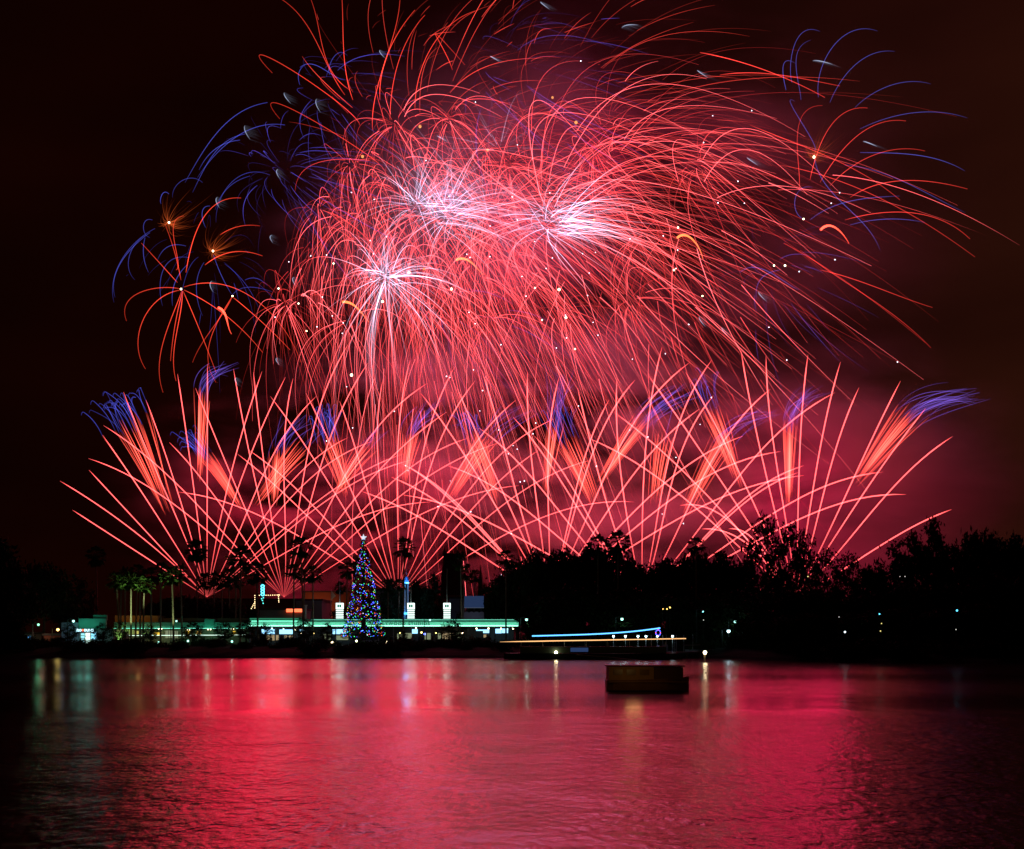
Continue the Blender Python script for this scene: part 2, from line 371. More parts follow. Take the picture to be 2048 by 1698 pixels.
# aerial shells: stars thrown out on a sphere, slowed by drag, bent by gravity and the wind
def shell(name, lab, c, n, R0, wind, grav, t0, t1, scheme, rad=.15, seed=0, up=None, jit=.12, heads=0, Yoff=0, gain=1.0, cone=None):
    Y = YF + 20 + Yoff
    C0 = np.array(P(c[0], c[1], Y)); s = S_(Y)
    hubs = None
    root = thing(name, lab, 'firework', tuple(C0), 'aerial shells bursting in the night sky')
    rs = np.random.RandomState(seed)
    over = []
    for k in range(n):
        while True:
            d = rs.normal(size=3)
            if scheme == 'white' and k % 3:        # stars leave the shell in uneven sheaves
                if hubs is None: hubs = rs.normal(size=(7,3))*np.array((1.5,1,.8))
                d = hubs[rs.randint(7)] + d*.42
            d /= np.linalg.norm(d)
            if up is not None and d[2] < up: continue
            if cone is not None and np.dot(d, cone[0]) < cone[1]: continue
            break
        R = R0*(1 + rs.uniform(-jit, jit))
        ta = t0*(1 + rs.uniform(-.6, 1.1)); tb = t1*(1 + rs.uniform(-.42, .12))
        N = 24
        t = ta + (tb-ta)*np.linspace(0, 1, N)**1.15
        ex = 1-np.exp(-t)
        jc = s*rs.normal(size=3)*((14 if seed in (5, 6) else 6) if scheme == 'white' else 0)
        p = C0 + jc + s*(np.outer(ex, d*R) + np.outer(t-ex, np.array((wind*(1+rs.uniform(-.6,.6)), rs.uniform(-30,30), -grav*(1+rs.uniform(-.3,.3))))))
        u = np.linspace(0, 1, N)
        I = (.13 + 1.25*rs.rand()**2.6)*gain; PINK = (RED + (np.array((3.1,.40,.44))-RED)*min(1, max(0, I-.25)))
        dist = ex*R
        if scheme == 'red':
            heat = PINK[None,:]*(I*np.clip(1.15-u*.8, .12, 1))[:,None]
        elif scheme == 'white':      # white-blue core turning red
            wgt = np.clip(1-(dist-rs.uniform(35,95))/85, 0, 1)[:,None]
            heat = (CORE*1.15)[None,:]*wgt*(.12+.5*I) + PINK[None,:]*(1-wgt)*(I*np.clip(1.1-u*.8, .1, 1))[:,None]
        elif scheme == 'silver':
            heat = (np.array((.9,.85,1.25))*1.0)[None,:]*(I*np.clip(1.05-u, .05, 1))[:,None]
        elif scheme == 'dark':
            heat = np.array((1.05,.07,.05))[None,:]*(I*np.sin(np.clip(u*.9+.08,0,1)*math.pi)**.6)[:,None]
        elif scheme == 'blue':
            heat = BLUE[None,:]*(I*np.sin(np.clip(u*.92+.05,0,1)*math.pi)**.7)[:,None]
        elif scheme == 'dblue':
            heat = np.array((.07,.06,.42))[None,:]*(I*np.sin(np.clip(u*.92+.05,0,1)*math.pi)**.7)[:,None]
        elif scheme == 'thinred':
            heat = (np.array((1.7,.085,.075)) if I < .6 else PINK*.8)[None,:]*(I*np.clip(1.05-u*.6, .15, 1))[:,None]
        else:
            heat = ORG[None,:]*.7*(I*np.clip(1.0-u, .02, 1))[:,None]
        r = rad*.80*(.75+.5*rs.rand())*np.clip(1.1-u*.55, .4, 1)
        heat = heat*np.clip((X_(1965, Y)-p[:,0])/(s*110), 0, 1)[:,None]
        tm = trail_mesh(p, r, heat, 3)
        if k < 99: heat_object('trail', [tm], root, C0)
        else: over.append(tm)
        if k < heads*.6:
            q = p[-1]-C0
            MB().ball(tuple(q), .21, 6, 4).build('star_head', M_HEAD, root)
    if over:
        o = heat_object('trail', over, root, C0); o['kind'] = 'stuff'
    return root
M_HEAD = emis('white_star', (.75,.85,1), 4, False)
SH = [
 # name label centre n R0 wind grav t0 t1 scheme rad seed up heads gain
 ('s', 'largest red shell, its long arcs swept to the right', (1090,430), 150, 430, 250, 215, .2, 2.25, 'red', .098, 1, -.35, 10, .95),
 ('s', 'red shell drooping over the middle of the display', (990,430), 140, 360, 130, 240, .2, 2.4, 'red', .098, 2, None, 10, .85),
 ('s', 'red shell left of the middle, its trails falling almost straight', (850,430), 120, 290, 70, 230, .25, 2.4, 'red', .098, 3, None, 10, .85),
 ('s', 'lowest white-hearted shell at the left, its rays turning red', (770,555), 110, 235, 40, 160, .05, 2.1, 'white', .12, 4, None, 6, .8),
 ('s', 'white-hearted shell in the middle with a flattened glowing heart', (890,425), 105, 310, 60, 150, .05, 1.7, 'white', .10, 5, -.2, 6, .75),
 ('s', 'brightest white-hearted shell, right of the middle, spraying upward', (1105,450), 125, 320, 150, 150, .05, 1.7, 'white', .11, 6, -.1, 6, .9),
 ('s', 'white-hearted shell with few rays high at the left of the middle', (833,412), 46, 260, 30, 120, .05, 1.7, 'white', .12, 7, -.2, 4, .7),
 ('s', 'dark red feathery shell at the top, combed to the right by wind', (850,330), 110, 470, 190, 70, .75, 1.55, 'dark', .15, 8, .35, 0, .9),
 ('s', 'dull red feathery shell at the top right of the display', (1090,300), 110, 410, 250, 110, .6, 1.7, 'dark', .14, 9, .12, 0, .8),
 ('s', 'red shell at the upper left, ringed by curled hooks', (800,330), 90, 270, 130, 130, .55, 2.2, 'red', .13, 10, None, 6, .8),
 ('s', 'thin red shell whose streaks rain down on the left half', (800,560), 95, 260, 40, 290, .5, 2.4, 'thinred', .10, 11, None, 8, 1.0),
 ('s', 'thin red shell whose streaks slant down at the centre', (1000,520), 110, 310, 110, 290, .5, 2.4, 'thinred', .10, 12, None, 8, 1.0),
 ('s', 'thin red shell whose streaks slant down at the right', (1190,470), 90, 350, 180, 240, .6, 2.3, 'thinred', .11, 13, None, 8, 1.0),
 ('s', 'faint blue shell at the left edge of the red dome', (575,345), 80, 190, 95, 70, .4, 1.7, 'dblue', .14, 14, None, 0, .9),
 ('s', 'small blue shell curling above the faint blue one', (650,180), 40, 140, 110, 70, .4, 1.8, 'dblue', .14, 15, None, 0, .9),
 ('s', 'blue shell behind the top of the red dome', (1010,130), 50, 230, 170, 90, .5, 1.6, 'dblue', .13, 17, None, 0, .9),
 ('s', 'small blue shell low at the far left', (420,510), 22, 215, -10, 105, .55, 1.7, 'blue', .13, 19, None, 0, .4),
 ('s', 'fuzzy orange shell at the far left edge of the display', (338,445), 75, 60, 60, -60, .05, 1.2, 'orange', .16, 20, None, 0, .75),
 ('s', 'fuzzy orange shell just right of the far left one', (426,502), 75, 58, 70, -60, .05, 1.2, 'orange', .16, 21, None, 0, .75),
 ('s', 'fuzzy orange shell at the far right beneath blue arcs', (1628,314), 75, 52, 50, -80, .05, 1.3, 'orange', .16, 22, None, 0, .7),
 ('s', 'dim blue shell inside the right sweep of red arcs', (1540,540), 26, 200, 120, 100, .4, 1.6, 'dblue', .13, 25, None, 0, .9),
 ('s', 'small red shell low at the left with arching trails', (600,600), 26, 160, 25, 130, .2, 2.0, 'thinred', .14, 26, None, 0, 1.2),
 ('s', 'dim blue shell in the middle behind the red streaks', (900,640), 40, 210, 90, 130, .4, 1.8, 'dblue', .13, 27, None, 0, .8),
 ('s', 'silver shell of straight rays crossing above the middle', (1000,300), 22, 170, 20, 30, .15, 1.4, 'silver', .12, 28, .1, 0, .4),
 ('s', 'red shell high at the right, its arcs almost level', (1230,330), 90, 350, 240, 190, .3, 1.75, 'red', .098, 29, -.1, 8, .8),
 ('s', 'red shell of drooping arcs just above the lowest white-hearted one', (735,440), 75, 210, 35, 190, .4, 2.5, 'red', .098, 31, None, 6, .85),
 ('s', 'red shell of drooping arcs below the two middle white hearts', (950,560), 90, 250, 70, 210, .4, 2.5, 'red', .098, 32, None, 6, .75),
 ('s', 'red shell of curled hooks left of the lowest white-hearted one', (650,500), 50, 170, 40, 140, .4, 2.2, 'red', .098, 33, None, 5, .8),
 ('s', 'thin red shell whose streaks reach down among the comet fans', (880,640), 95, 270, 60, 340, .8, 2.3, 'thinred', .10, 34, None, 5, 1.1),
 ('s', 'small red shell of curled arcs high at the upper left of the dome', (700,330), 34, 120, 50, 120, .12, 2.3, 'red', .095, 60, None, 3, .8),
 ('s', 'small red shell of curled arcs just under the top feathers at left', (790,250), 34, 157, 60, 143, .12, 2.3, 'red', .095, 61, None, 3, .8),
 ('s', 'small red shell of curled arcs under the top feathers in the middle', (900,240), 34, 124, 72, 166, .12, 2.3, 'red', .095, 62, None, 3, .8),
 ('s', 'small red shell of curled arcs above and between the two middle white hearts', (1020,330), 34, 161, 86, 139, .12, 2.3, 'red', .095, 63, None, 3, .8),
 ('s', 'small red shell of curled arcs above and right of the brightest white heart', (1190,300), 34, 128, 105, 162, .12, 2.3, 'red', .095, 64, None, 3, .8),
 ('s', 'small red shell of curled arcs right of the brightest white heart', (1290,470), 34, 165, 116, 135, .12, 2.3, 'red', .095, 65, None, 3, .8),
 ('s', 'small red shell of curled arcs at the left rim of the dome', (640,420), 34, 132, 43, 158, .12, 2.3, 'red', .095, 66, None, 3, .8),
 ('s', 'small red shell of curled arcs under the lowest white heart', (700,640), 34, 169, 50, 131, .12, 2.3, 'red', .095, 67, None, 3, .8),
 ('s', 'small red shell of curled arcs between the lowest white heart and the fans', (840,620), 34, 136, 66, 154, .12, 2.3, 'red', .095, 68, None, 3, .8),
 ('s', 'small red shell of curled arcs low at the centre of the dome', (980,640), 34, 173, 81, 127, .12, 2.3, 'red', .095, 69, None, 3, .8),
 ('s', 'small red shell of curled arcs low and right of the centre', (1120,620), 34, 140, 97, 150, .12, 2.3, 'red', .095, 70, None, 3, .8),
 ('s', 'small red shell of curled arcs low at the right of the dome', (1260,600), 34, 177, 112, 123, .12, 2.3, 'red', .095, 71, None, 3, .8),
 ('s', 'small red shell of curled arcs at the lowest left rim of the dome', (570,610), 34, 144, 36, 146, .12, 2.3, 'red', .095, 72, None, 3, .8),
 ('s', 'small red shell of curled arcs at the far upper right of the dome', (1400,330), 34, 181, 128, 169, .12, 2.3, 'red', .095, 73, None, 3, .8),
 ('s', 'pale lilac shell of long rays linking the white hearts', (980,440), 40, 330, 60, 110, .1, 1.3, 'silver', .12, 35, -.3, 0, .45),
 ('s', 'thin red shell falling in long lines at the far right', (1380,430), 60, 330, 210, 230, .5, 1.85, 'thinred', .12, 30, None, 4, 1.1),
]
SHELL_ROOT = {}
for i, (nm, lab, c, n, R0, wd, gr, t0, t1, sc, rad, sd, up, heads, gain) in enumerate(SH):
    r = shell('aerial_shell', lab, c, n, R0, wd, gr, t0, t1, sc, rad, sd, up, .33 if n > 20 else .25, heads, (i*37 % 60), gain)
    SHELL_ROOT[i] = r
for i, e_, col, rr_ in ((3, 18000, (.66,.5,1), 5), (4, 32000, (.72,.52,1), 6), (5, 42000, (.72,.52,1), 7), (0, 55000, (1,.02,.11), 20), (1, 50000, (1,.015,.11), 20), (2, 36000, (1,.015,.11), 20), (12, 85000, (1,.03,.12), 20), (24, 110000, (1,.03,.14), 20), (10, 60000, (1,.03,.10), 20)):
    burst_light(SHELL_ROOT[i], (0,-6 if i in (3,4,5) else 25, 4), col, e_, rr_)
# sparse shells whose single arcs can be told apart
ARCS = [
 ('sparse shell of long single red trails shooting out at the upper left', (690,260), (2.2,.12,.07), .9, [[(690,190),(660,140),(620,60),(556,-6)],[(700,180),(662,140),(640,70),(620,-6)],[(706,200),(690,130),(686,60),(684,-6)],[(720,250),(640,180),(560,125),(515,103),(508,107),(520,128),(545,146)],
   [(760,330),(660,262),(590,222),(545,201),(531,203),(535,216),(560,238)],[(745,260),(755,180),(772,110),(792,60),(800,0)],[(905,140),(885,95),(870,68),(874,74),(930,130)],[(760,200),(768,130),(800,60),(830,20)],[(830,220),(850,120),(900,50),(950,22)],[(780,240),(790,150),(815,80),(850,30)]]),
 ('thin shell of blue arcs curling at the top right', (1632,300), (.13,.15,.85), .55, [[(1628,300),(1600,240),(1583,205),(1578,196),(1590,203)],[(1572,180),(1566,145),(1570,124),(1590,126)],[(1584,165),(1585,105),(1600,70),(1620,58),(1640,63)],[(1602,200),(1594,150),(1600,95),(1622,80)],
   [(1637,195),(1650,120),(1690,70),(1735,57),(1755,62)],[(1660,205),(1700,140),(1745,108),(1790,103)],[(1710,215),(1770,175),(1830,163),(1862,168)],[(1720,258),(1800,230),(1870,224),(1935,236)],[(1720,305),(1800,307),(1880,320),(1930,342)],[(1690,330),(1800,360),(1880,400),(1930,425)],
   [(1628,312),(1660,380),(1720,440),(1760,500)],[(1610,440),(1590,400),(1600,380),(1625,375)],[(1620,440),(1690,405),(1750,395),(1800,392)],[(1700,450),(1790,438),(1850,445)],[(1560,540),(1520,560),(1513,600)],[(1480,545),(1500,535),(1540,545),(1600,580)]]),
 ('thin shell of red arcs rising at the far right', (1606,440), (1.9,.10,.08), 1.0, [[(1598,380),(1595,300),(1605,232),(1625,212),(1645,211)],[(1620,360),(1645,280),(1690,225),(1735,216)],[(1640,365),(1690,295),(1750,250),(1812,242)],[(1660,372),(1730,318),(1800,298),(1850,302)],[(1700,395),(1760,368),(1830,361),(1935,378)],[(1690,440),(1770,425),(1850,430),(1940,478)],
   [(1560,330),(1700,370),(1840,440),(1950,514)],[(1600,500),(1700,570),(1800,640),(1862,696)],[(1640,540),(1740,570),(1820,600),(1865,615)],[(1500,250),(1600,290),(1720,345),(1800,400)],[(1440,150),(1560,150),(1620,160),(1680,172)],[(1400,105),(1500,130),(1590,165),(1650,195)]]),
 ('sparse blue shell, its long arcs falling to the far left', (480,290), (.10,.12,.80), .62, [[(535,205),(480,225),(430,270),(390,330),(370,365)],[(570,250),(510,255),(440,300),(395,355)],[(490,268),(450,285),(410,335),(385,385)],[(480,280),(440,292),(398,340)],[(405,365),(375,357),(352,372),(345,395)],[(338,388),(328,385),(322,394),(322,408)],
   [(305,440),(291,442),(287,458),(300,475)],[(310,457),(265,490),(235,540),(223,580),(228,605)],[(300,465),(252,510),(228,560),(230,595)],[(292,470),(258,515),(258,540),(270,560)],[(290,475),(287,510),(297,545)],[(420,412),(408,416),(405,438),(412,456)],[(540,350),(475,355),(440,400),(432,445)],[(500,352),(460,372),(430,420)],
   [(372,492),(335,494),(315,520)],[(378,515),(332,530),(320,578),(325,612)],[(374,530),(352,560),(345,612)],[(427,510),(440,545),(464,590)],[(408,525),(394,560),(395,600),(405,632)],[(490,560),(503,556),(535,572)],[(465,590),(478,579),(510,575),(545,584)],[(600,135),(615,128),(650,140),(690,160)],[(600,170),(600,140),(612,128)],[(660,150),(665,118),(680,105),(695,112)]]),
 ('small shell of long drooping red trails at the far left', (362,578), (2.0,.12,.06), .95, [[(362,578),(320,576),(270,590),(248,618),(253,642)],[(362,580),(310,605),(280,660),(276,700),(291,738)],[(364,580),(345,630),(325,690),(318,740),(326,785)],[(365,582),(350,650),(341,722)],[(365,582),(358,640),(347,715),(352,762)],[(366,582),(395,650),(432,745)],[(368,580),(450,630),(525,705)],
   [(368,574),(420,567),(500,590),(560,650),(602,725)],[(355,565),(305,510),(283,486)],[(362,560),(345,490),(330,448)],[(372,545),(390,470),(430,410),(482,396)],[(352,540),(347,470),(355,436),(368,432)],[(410,530),(460,505),(525,512)],[(465,592),(440,635),(402,690),(385,725)],[(465,592),(432,650),(416,705),(432,765)],[(465,594),(530,650),(580,700)],[(440,470),(470,455),(520,452)]]),
]
for ai, (lab, c, col, g, lst) in enumerate(ARCS):
    cw = P(*c, YF+30); root = thing('aerial_shell', lab, 'firework', cw, 'aerial shells bursting in the night sky'); ra = random.Random(50+ai)
    for pts in lst:
        q = fit(pts, 28); u = np.linspace(0, 1, 28); dd = ra.uniform(-12, 12)
        br = np.sin(np.clip(.12+u*.86, 0, 1)*math.pi)**.7 if 'blue' in lab else np.clip(1.1-u*.85, .15, 1)*np.clip(.25+u*6, 0, 1)
        heat_object('trail', [trail_mesh(np.array([P(x, y, YF+30+dd*(v-.3)) for (x, y), v in zip(q, u)]), (.12 if 'blue' in lab else .14)*np.ones(28), (br*g*ra.uniform(.5,1.1))[:,None]*np.array(col)[None,:], 3)], root, cw)

# thick falling flares
for pts, lab in (([(436,615),(446,622),(455,645),(463,668)], 'short thick red flare falling at the far left'),
                 ([(1641,460),(1655,451),(1672,456),(1688,472),(1698,487)], 'thick bright red flare arching at the far right'),
                 ([(1354,476),(1368,470),(1384,478),(1405,518)], 'thick orange flare arching right of the middle'),
                 ([(912,520),(930,518),(948,530),(967,550)], 'thick orange flare arching at the middle'),
                 ([(684,604),(700,606),(720,622),(738,644)], 'thick orange flare arching under the lowest white shell')):
    q = fit(pts, 16); Y = YF-6
    p = np.array([P(x, y, Y) for x, y in q]); u = np.linspace(0, 1, 16)
    hot = np.array((2.6,.5,.14)) if 'orange' in lab else np.array((4,.3,.16))
    o = heat_object('falling_flare', [trail_mesh(p, .42*np.clip(1.15-u, .35, 1), np.clip(1.2-u, .25, 1)[:,None]*hot[None,:], 6)], None, p[0])
    o.location = p[0]; tag(o, lab, 'firework', 'thick flares burning as they fall')
# silver flecks: crescents trailing a pale veil of sparks downwind
FLK = [(490,262,70,30),(570,193,60,25),(632,208,75,28),(553,345,80,20),(432,402,80,22),(540,475,85,16),(420,570,85,22),(585,560,80,18),(470,760,80,15),(552,720,75,15),
       (985,115,30,22),(1085,8,40,24),(1255,50,-10,34),(1400,145,35,26),(1640,122,10,40),(1735,285,20,30),(760,105,60,18),(880,275,30,26),(1500,320,35,28),(1400,640,60,24),(1520,590,50,26),(1445,660,55,20)]
for i, (x, y, ang, L) in enumerate(FLK):
    a = math.radians(ang); d = np.array((math.cos(a), math.sin(a))); Y = YF+30
    c = np.array(P(x, y, Y)); parts = []; rf = random.Random(i)
    t = np.linspace(-1, 1, 10)
    q = np.array([(x + d[0]*L*.5*s - d[1]*-0 + 4*s*s*0, y + d[1]*L*.5*s + 3*(s*s)) for s in t]); q[:,0] += 5*t*t
    parts.append(trail_mesh(np.array([P(*w, Y) for w in q]), .16*np.ones(10), (np.cos(t*1.45)**1.0)[:,None]*SILV[None,:]*1.0, 3))
    for k in range(9):
        s = k/8*2-1; b0 = q[int(k*9/8)]
        ln = rf.uniform(.5,1.3)*L
        u = np.linspace(0, 1, 8)
        w = np.array([(b0[0]+ln*v, b0[1]+ln*.25*v+4*v*v) for v in u])
        parts.append(trail_mesh(np.array([P(*g, Y+rf.uniform(-3,3)) for g in w]), .22*np.ones(8), ((1-u)**1.5)[:,None]*SILV[None,:]*.10*math.cos(s*1.2), 3))
    side = 'left' if x < 760 else ('upper' if y < 330 and x < 1300 else 'right')
    o = heat_object('silver_fleck', parts, None, c); o.location = c
    tag(o, 'pale silver crescent spark smearing downwind at the %s edge of the red shells' % side, 'firework', 'silver crescent sparks at the %s edge' % side)
# bright yellow and amber stars
M_YS = emis('yellow_star', (1,.86,.5), 7, False); M_OS = emis('amber_star', (1,.40,.12), 1.1, False)
YST = [(338,445,3.2),(426,502,3.2),(362,578,3),(465,592,2.5),(557,577,2.5),(597,607,2.4),(613,662,2.2),(667,527,2.3),(703,750,4.2),(765,603,3.4),(818,545,3.6),(903,578,3.6),(1070,576,2.5),(1118,579,4),(1132,635,3.4),(1084,640,2.3),(1150,698,2.6),(1348,540,2.8),(1356,455,2.6),(1405,592,2.4),(1548,531,2.6),(1570,531,3),(1607,438,2.6),(1628,314,3.6)]
for x, y, r in YST:
    c = P(x, y, YF-15); o = MB().ball((0,0,0), r*SF*.62, 8, 6).build('yellow_star', M_YS); o.location = c
    tag(o, 'small round yellow-white star hanging among the red trails', 'firework', 'yellow-white stars')
for x, y, r in ((840,253,5),(725,313,5),(1105,195,4),(1152,245,5.5),(975,300,4.5),(1188,440,4.5),(848,538,4)):
    c = P(x, y, YF+60); o = MB().ball((0,0,0), r*SF*.7, 8, 6).build('amber_star', M_OS); o.location = c
    tag(o, 'dim soft amber star behind the upper red trails', 'firework', 'dim amber stars')

# ------------------------------------------------------------------ smoke lit by the shells
def smoke_mat(name, scale, sx, sz, dens, lo, hi, albedo=(1,1,1), seed=0., fall=True):
    m = bpy.data.materials.new(name); m.use_nodes = True
    n, l = m.node_tree.nodes, m.node_tree.links
    n.remove(n['Principled BSDF'])
    v = n.new('ShaderNodeVolumeScatter'); v.inputs['Color'].default_value = (*albedo, 1)
    tcn = n.new('ShaderNodeTexCoord'); mp = n.new('ShaderNodeMapping')
    g = n.new('ShaderNodeNewGeometry')
    mp.inputs['Scale'].default_value = (sx, 1, sz); mp.inputs['Location'].default_value = (seed, 0, 0)
    l.new(g.outputs['Position'], mp.inputs[0])
    t = n.new('ShaderNodeTexNoise'); t.inputs['Scale'].default_value = scale; t.inputs['Detail'].default_value = 4; t.inputs['Roughness'].default_value = .55
    t.inputs['Distortion'].default_value = .4
    l.new(mp.outputs[0], t.inputs['Vector'])
    r = n.new('ShaderNodeMapRange'); r.inputs['From Min'].default_value = lo; r.inputs['From Max'].default_value = hi
    r.inputs['To Min'].default_value = 0; r.inputs['To Max'].default_value = dens
    l.new(t.outputs[0], r.inputs['Value'])
    # thin out toward the rim of the cloud
    ln = n.new('ShaderNodeVectorMath'); ln.operation = 'LENGTH'; l.new(tcn.outputs['Object'], ln.inputs[0])
    fo = n.new('ShaderNodeMapRange'); fo.interpolation_type = 'SMOOTHSTEP'
    fo.inputs['From Min'].default_value = 1.0; fo.inputs['From Max'].default_value = .45
    l.new(ln.outputs['Value'], fo.inputs['Value'])
    mu = n.new('ShaderNodeMath'); mu.operation = 'MULTIPLY'; l.new(r.outputs[0], mu.inputs[0]); l.new(fo.outputs[0], mu.inputs[1])
    l.new(mu.outputs[0], v.inputs['Density'])
    l.new(v.outputs[0], n['Material Output'].inputs['Volume'])
    return m
def smoke(name, px0, px1, py0, py1, Y, depth, m):
    c = P((px0+px1)/2, (py0+py1)/2, Y)
    rx, rz = (px1-px0)/2*S_(Y), (py1-py0)/2*S_(Y)
    o = MB().ball((0,0,0), 1, 24, 16).build(name, m); o.location = c; o.scale = (rx, depth, rz)
    o['kind'] = 'stuff'
    return o
smoke('smoke', 140, 2160, 600, 1420, YF+50, 60, smoke_mat('low_smoke', .030, .55, 1.6, .030, .50, .70))
smoke('smoke', 1320, 2120, 640, 1330, YF+45, 50, smoke_mat('right_smoke', .026, .5, 1.5, .022, .40, .70, seed=90))
smoke('smoke', 380, 2060, -60, 900, YF+75, 60, smoke_mat('high_smoke', .020, .6, 1.2, .0075, .42, .74, seed=40))

# ------------------------------------------------------------------ materials of the far bank
M_LEAF = mat('dark_foliage', (.030, .048, .018), .8, noise=.5)
M_PALM = mat('palm_frond', (.045, .085, .020), .7, noise=1.2)
M_BARK = mat('bark', (.10, .075, .05), .95, noise=2)
M_PTRUNK = mat('palm_trunk', (.24, .20, .15), .9, noise=3)
M_TEAL = mat('pale_green_plaster', (.20, .52, .40), .6, noise=.4)
M_TEALD = mat('green_plaster', (.10, .42, .31), .6, noise=.4)
M_GREY = mat('grey_plaster', (.30, .29, .30), .8, noise=.3)
M_BROWN = mat('brown_plaster', (.22, .12, .075), .85, noise=.3)
M_RUST = mat('rust_red_plaster', (.28, .085, .05), .85, noise=.25)
M_OCHRE = mat('ochre_plaster', (.48, .24, .07), .85, noise=.4)
M_DARKM = mat('dark_metal', (.05, .05, .055), .5, metallic=.6)
M_STEEL = mat('painted_steel', (.40, .42, .44), .5)
M_ROOF = mat('dark_roofing', (.06, .05, .05), .9, noise=.5)
M_GLASSD = mat('dark_glass', (.02, .025, .03), .12)
M_WOOD = mat('dock_timber', (.16, .12, .085), .85, noise=1.5)
M_WHITEP = mat('white_paint', (.75, .75, .72), .5)
E_TEAL = emis('teal_neon', (.25, 1, .72), 3.4)
E_TEALW = emis('mint_neon', (.34, 1, .72), 6)
E_LAMP_G = emis('green_lamp', (.28, 1, .55), 2.5); E_LAMP_T = emis('teal_lamp', (.40, 1, .82), 2.8)
E_LAMP_Y = emis('yellow_lamp', (1, .70, .20), 5); E_LAMP_W = emis('warm_lamp', (1, .80, .46), 7)
E_LAMP_C = emis('cool_lamp', (.58, .95, 1), 6)
E_SCREEN = emis('blue_screen', (.30, .68, 1), 2.0); E_SCREENW = emis('white_screen', (.75, .92, 1), 3.2)
E_WARMWIN = emis('warm_window', (.85, .62, .33), .42); E_GREENWIN = emis('greenish_window', (.62, .72, .42), .32)

# ------------------------------------------------------------------ trees
def crown_mesh(seed, rx, rz, zc, nclump, nleaf, leaf, clump, hollow=.35):
    rs = np.random.RandomState(seed)
    C = []
    for k in range(nclump):
        d = rs.normal(size=3); d /= np.linalg.norm(d)
        r = (hollow + (1-hollow)*rs.rand())**.6
        w = 1 + .22*math.sin(3*math.atan2(d[1], d[0]) + seed)
        C.append((d[0]*rx*r*w, d[1]*rx*r*w, zc + d[2]*rz*r))
    C = np.array(C)
    n = nclump*nleaf
    ctr = np.repeat(C, nleaf, axis=0) + rs.normal(size=(n,3))*np.array((clump, clump, clump*.72))*.55
    u = rs.normal(size=(n,3)); u /= np.linalg.norm(u, axis=1, keepdims=True)
    w = np.cross(u, rs.normal(size=(n,3))); w /= np.linalg.norm(w, axis=1, keepdims=True)
    s = leaf*(.6+.8*rs.rand(n,1))
    v = np.stack([ctr-u*s, ctr+w*s*.45, ctr+u*s, ctr-w*s*.45], axis=1).reshape(-1,3)
    f = (np.arange(n)[:,None]*4 + np.arange(4)[None,:])
    me = bpy.data.meshes.new('crown'); me.from_pydata(v.tolist(), [], f.tolist()); me.materials.append(M_LEAF)
    return me, C
def trunk_mesh(seed, h, r, C, nl):
    rs = random.Random(seed); m = MB()
    top = h*.62
    pts = [(0,0,-.3),(rs.uniform(-.1,.1),0,top*.35),(rs.uniform(-.25,.25),rs.uniform(-.2,.2),top*.7),(rs.uniform(-.4,.4),rs.uniform(-.3,.3),top)]
    m.tube(pts, [r*1.25, r, r*.8, r*.45], 8)
    for k in range(nl):
        c = Vector(C[rs.randrange(len(C))]); b = Vector(pts[1 if k < 2 else 2])
        b = b.lerp(Vector(pts[3]), rs.uniform(0,.8)); mid = b.lerp(c, .55) + Vector((0,0,.5))
        m.tube([b, mid, c], [r*.42, r*.26, r*.08], 5)
    me = m.mesh('trunk'); me.materials.append(M_BARK); return me
TREES = {}
for key, (rx, rz, zc, ncl, nlf, lf, cl, ho, nl) in {
    'dense': (4.6, 4.6, 8.6, 110, 42, .40, 1.25, .3, 7), 'broad': (5.6, 4.0, 8.8, 130, 40, .40, 1.3, .3, 8),
    'airy': (3.6, 5.0, 8.6, 60, 34, .30, .95, .45, 9), 'slim': (2.3, 5.6, 8.0, 70, 36, .34, .95, .3, 6), 'bushy': (5.4, 6.0, 6.4, 150, 40, .42, 1.35, .25, 5)}.items():
    sd = sum(map(ord, key))
    cm, C = crown_mesh(sd, rx, rz, zc, ncl, nlf, lf, cl, ho)
    TREES[key] = (trunk_mesh(sd, 13.4, .30, C, nl), cm, rx)
def tree(key, px, top, half, Y, label, group, gz=1.5):
    tm, cm, rx = TREES[key]
    h = Z_(top, Y) - gz
    t = thing('tree', label, 'tree', (X_(px, Y), Y, gz), group, rz=(px*1.7) % 6.28)
    t.scale = (half*S_(Y)/rx,)*2 + (h/13.4,)
    link('trunk', tm, None, t); link('crown', cm, None, t)
    return t
G_R = 'trees along the right bank'
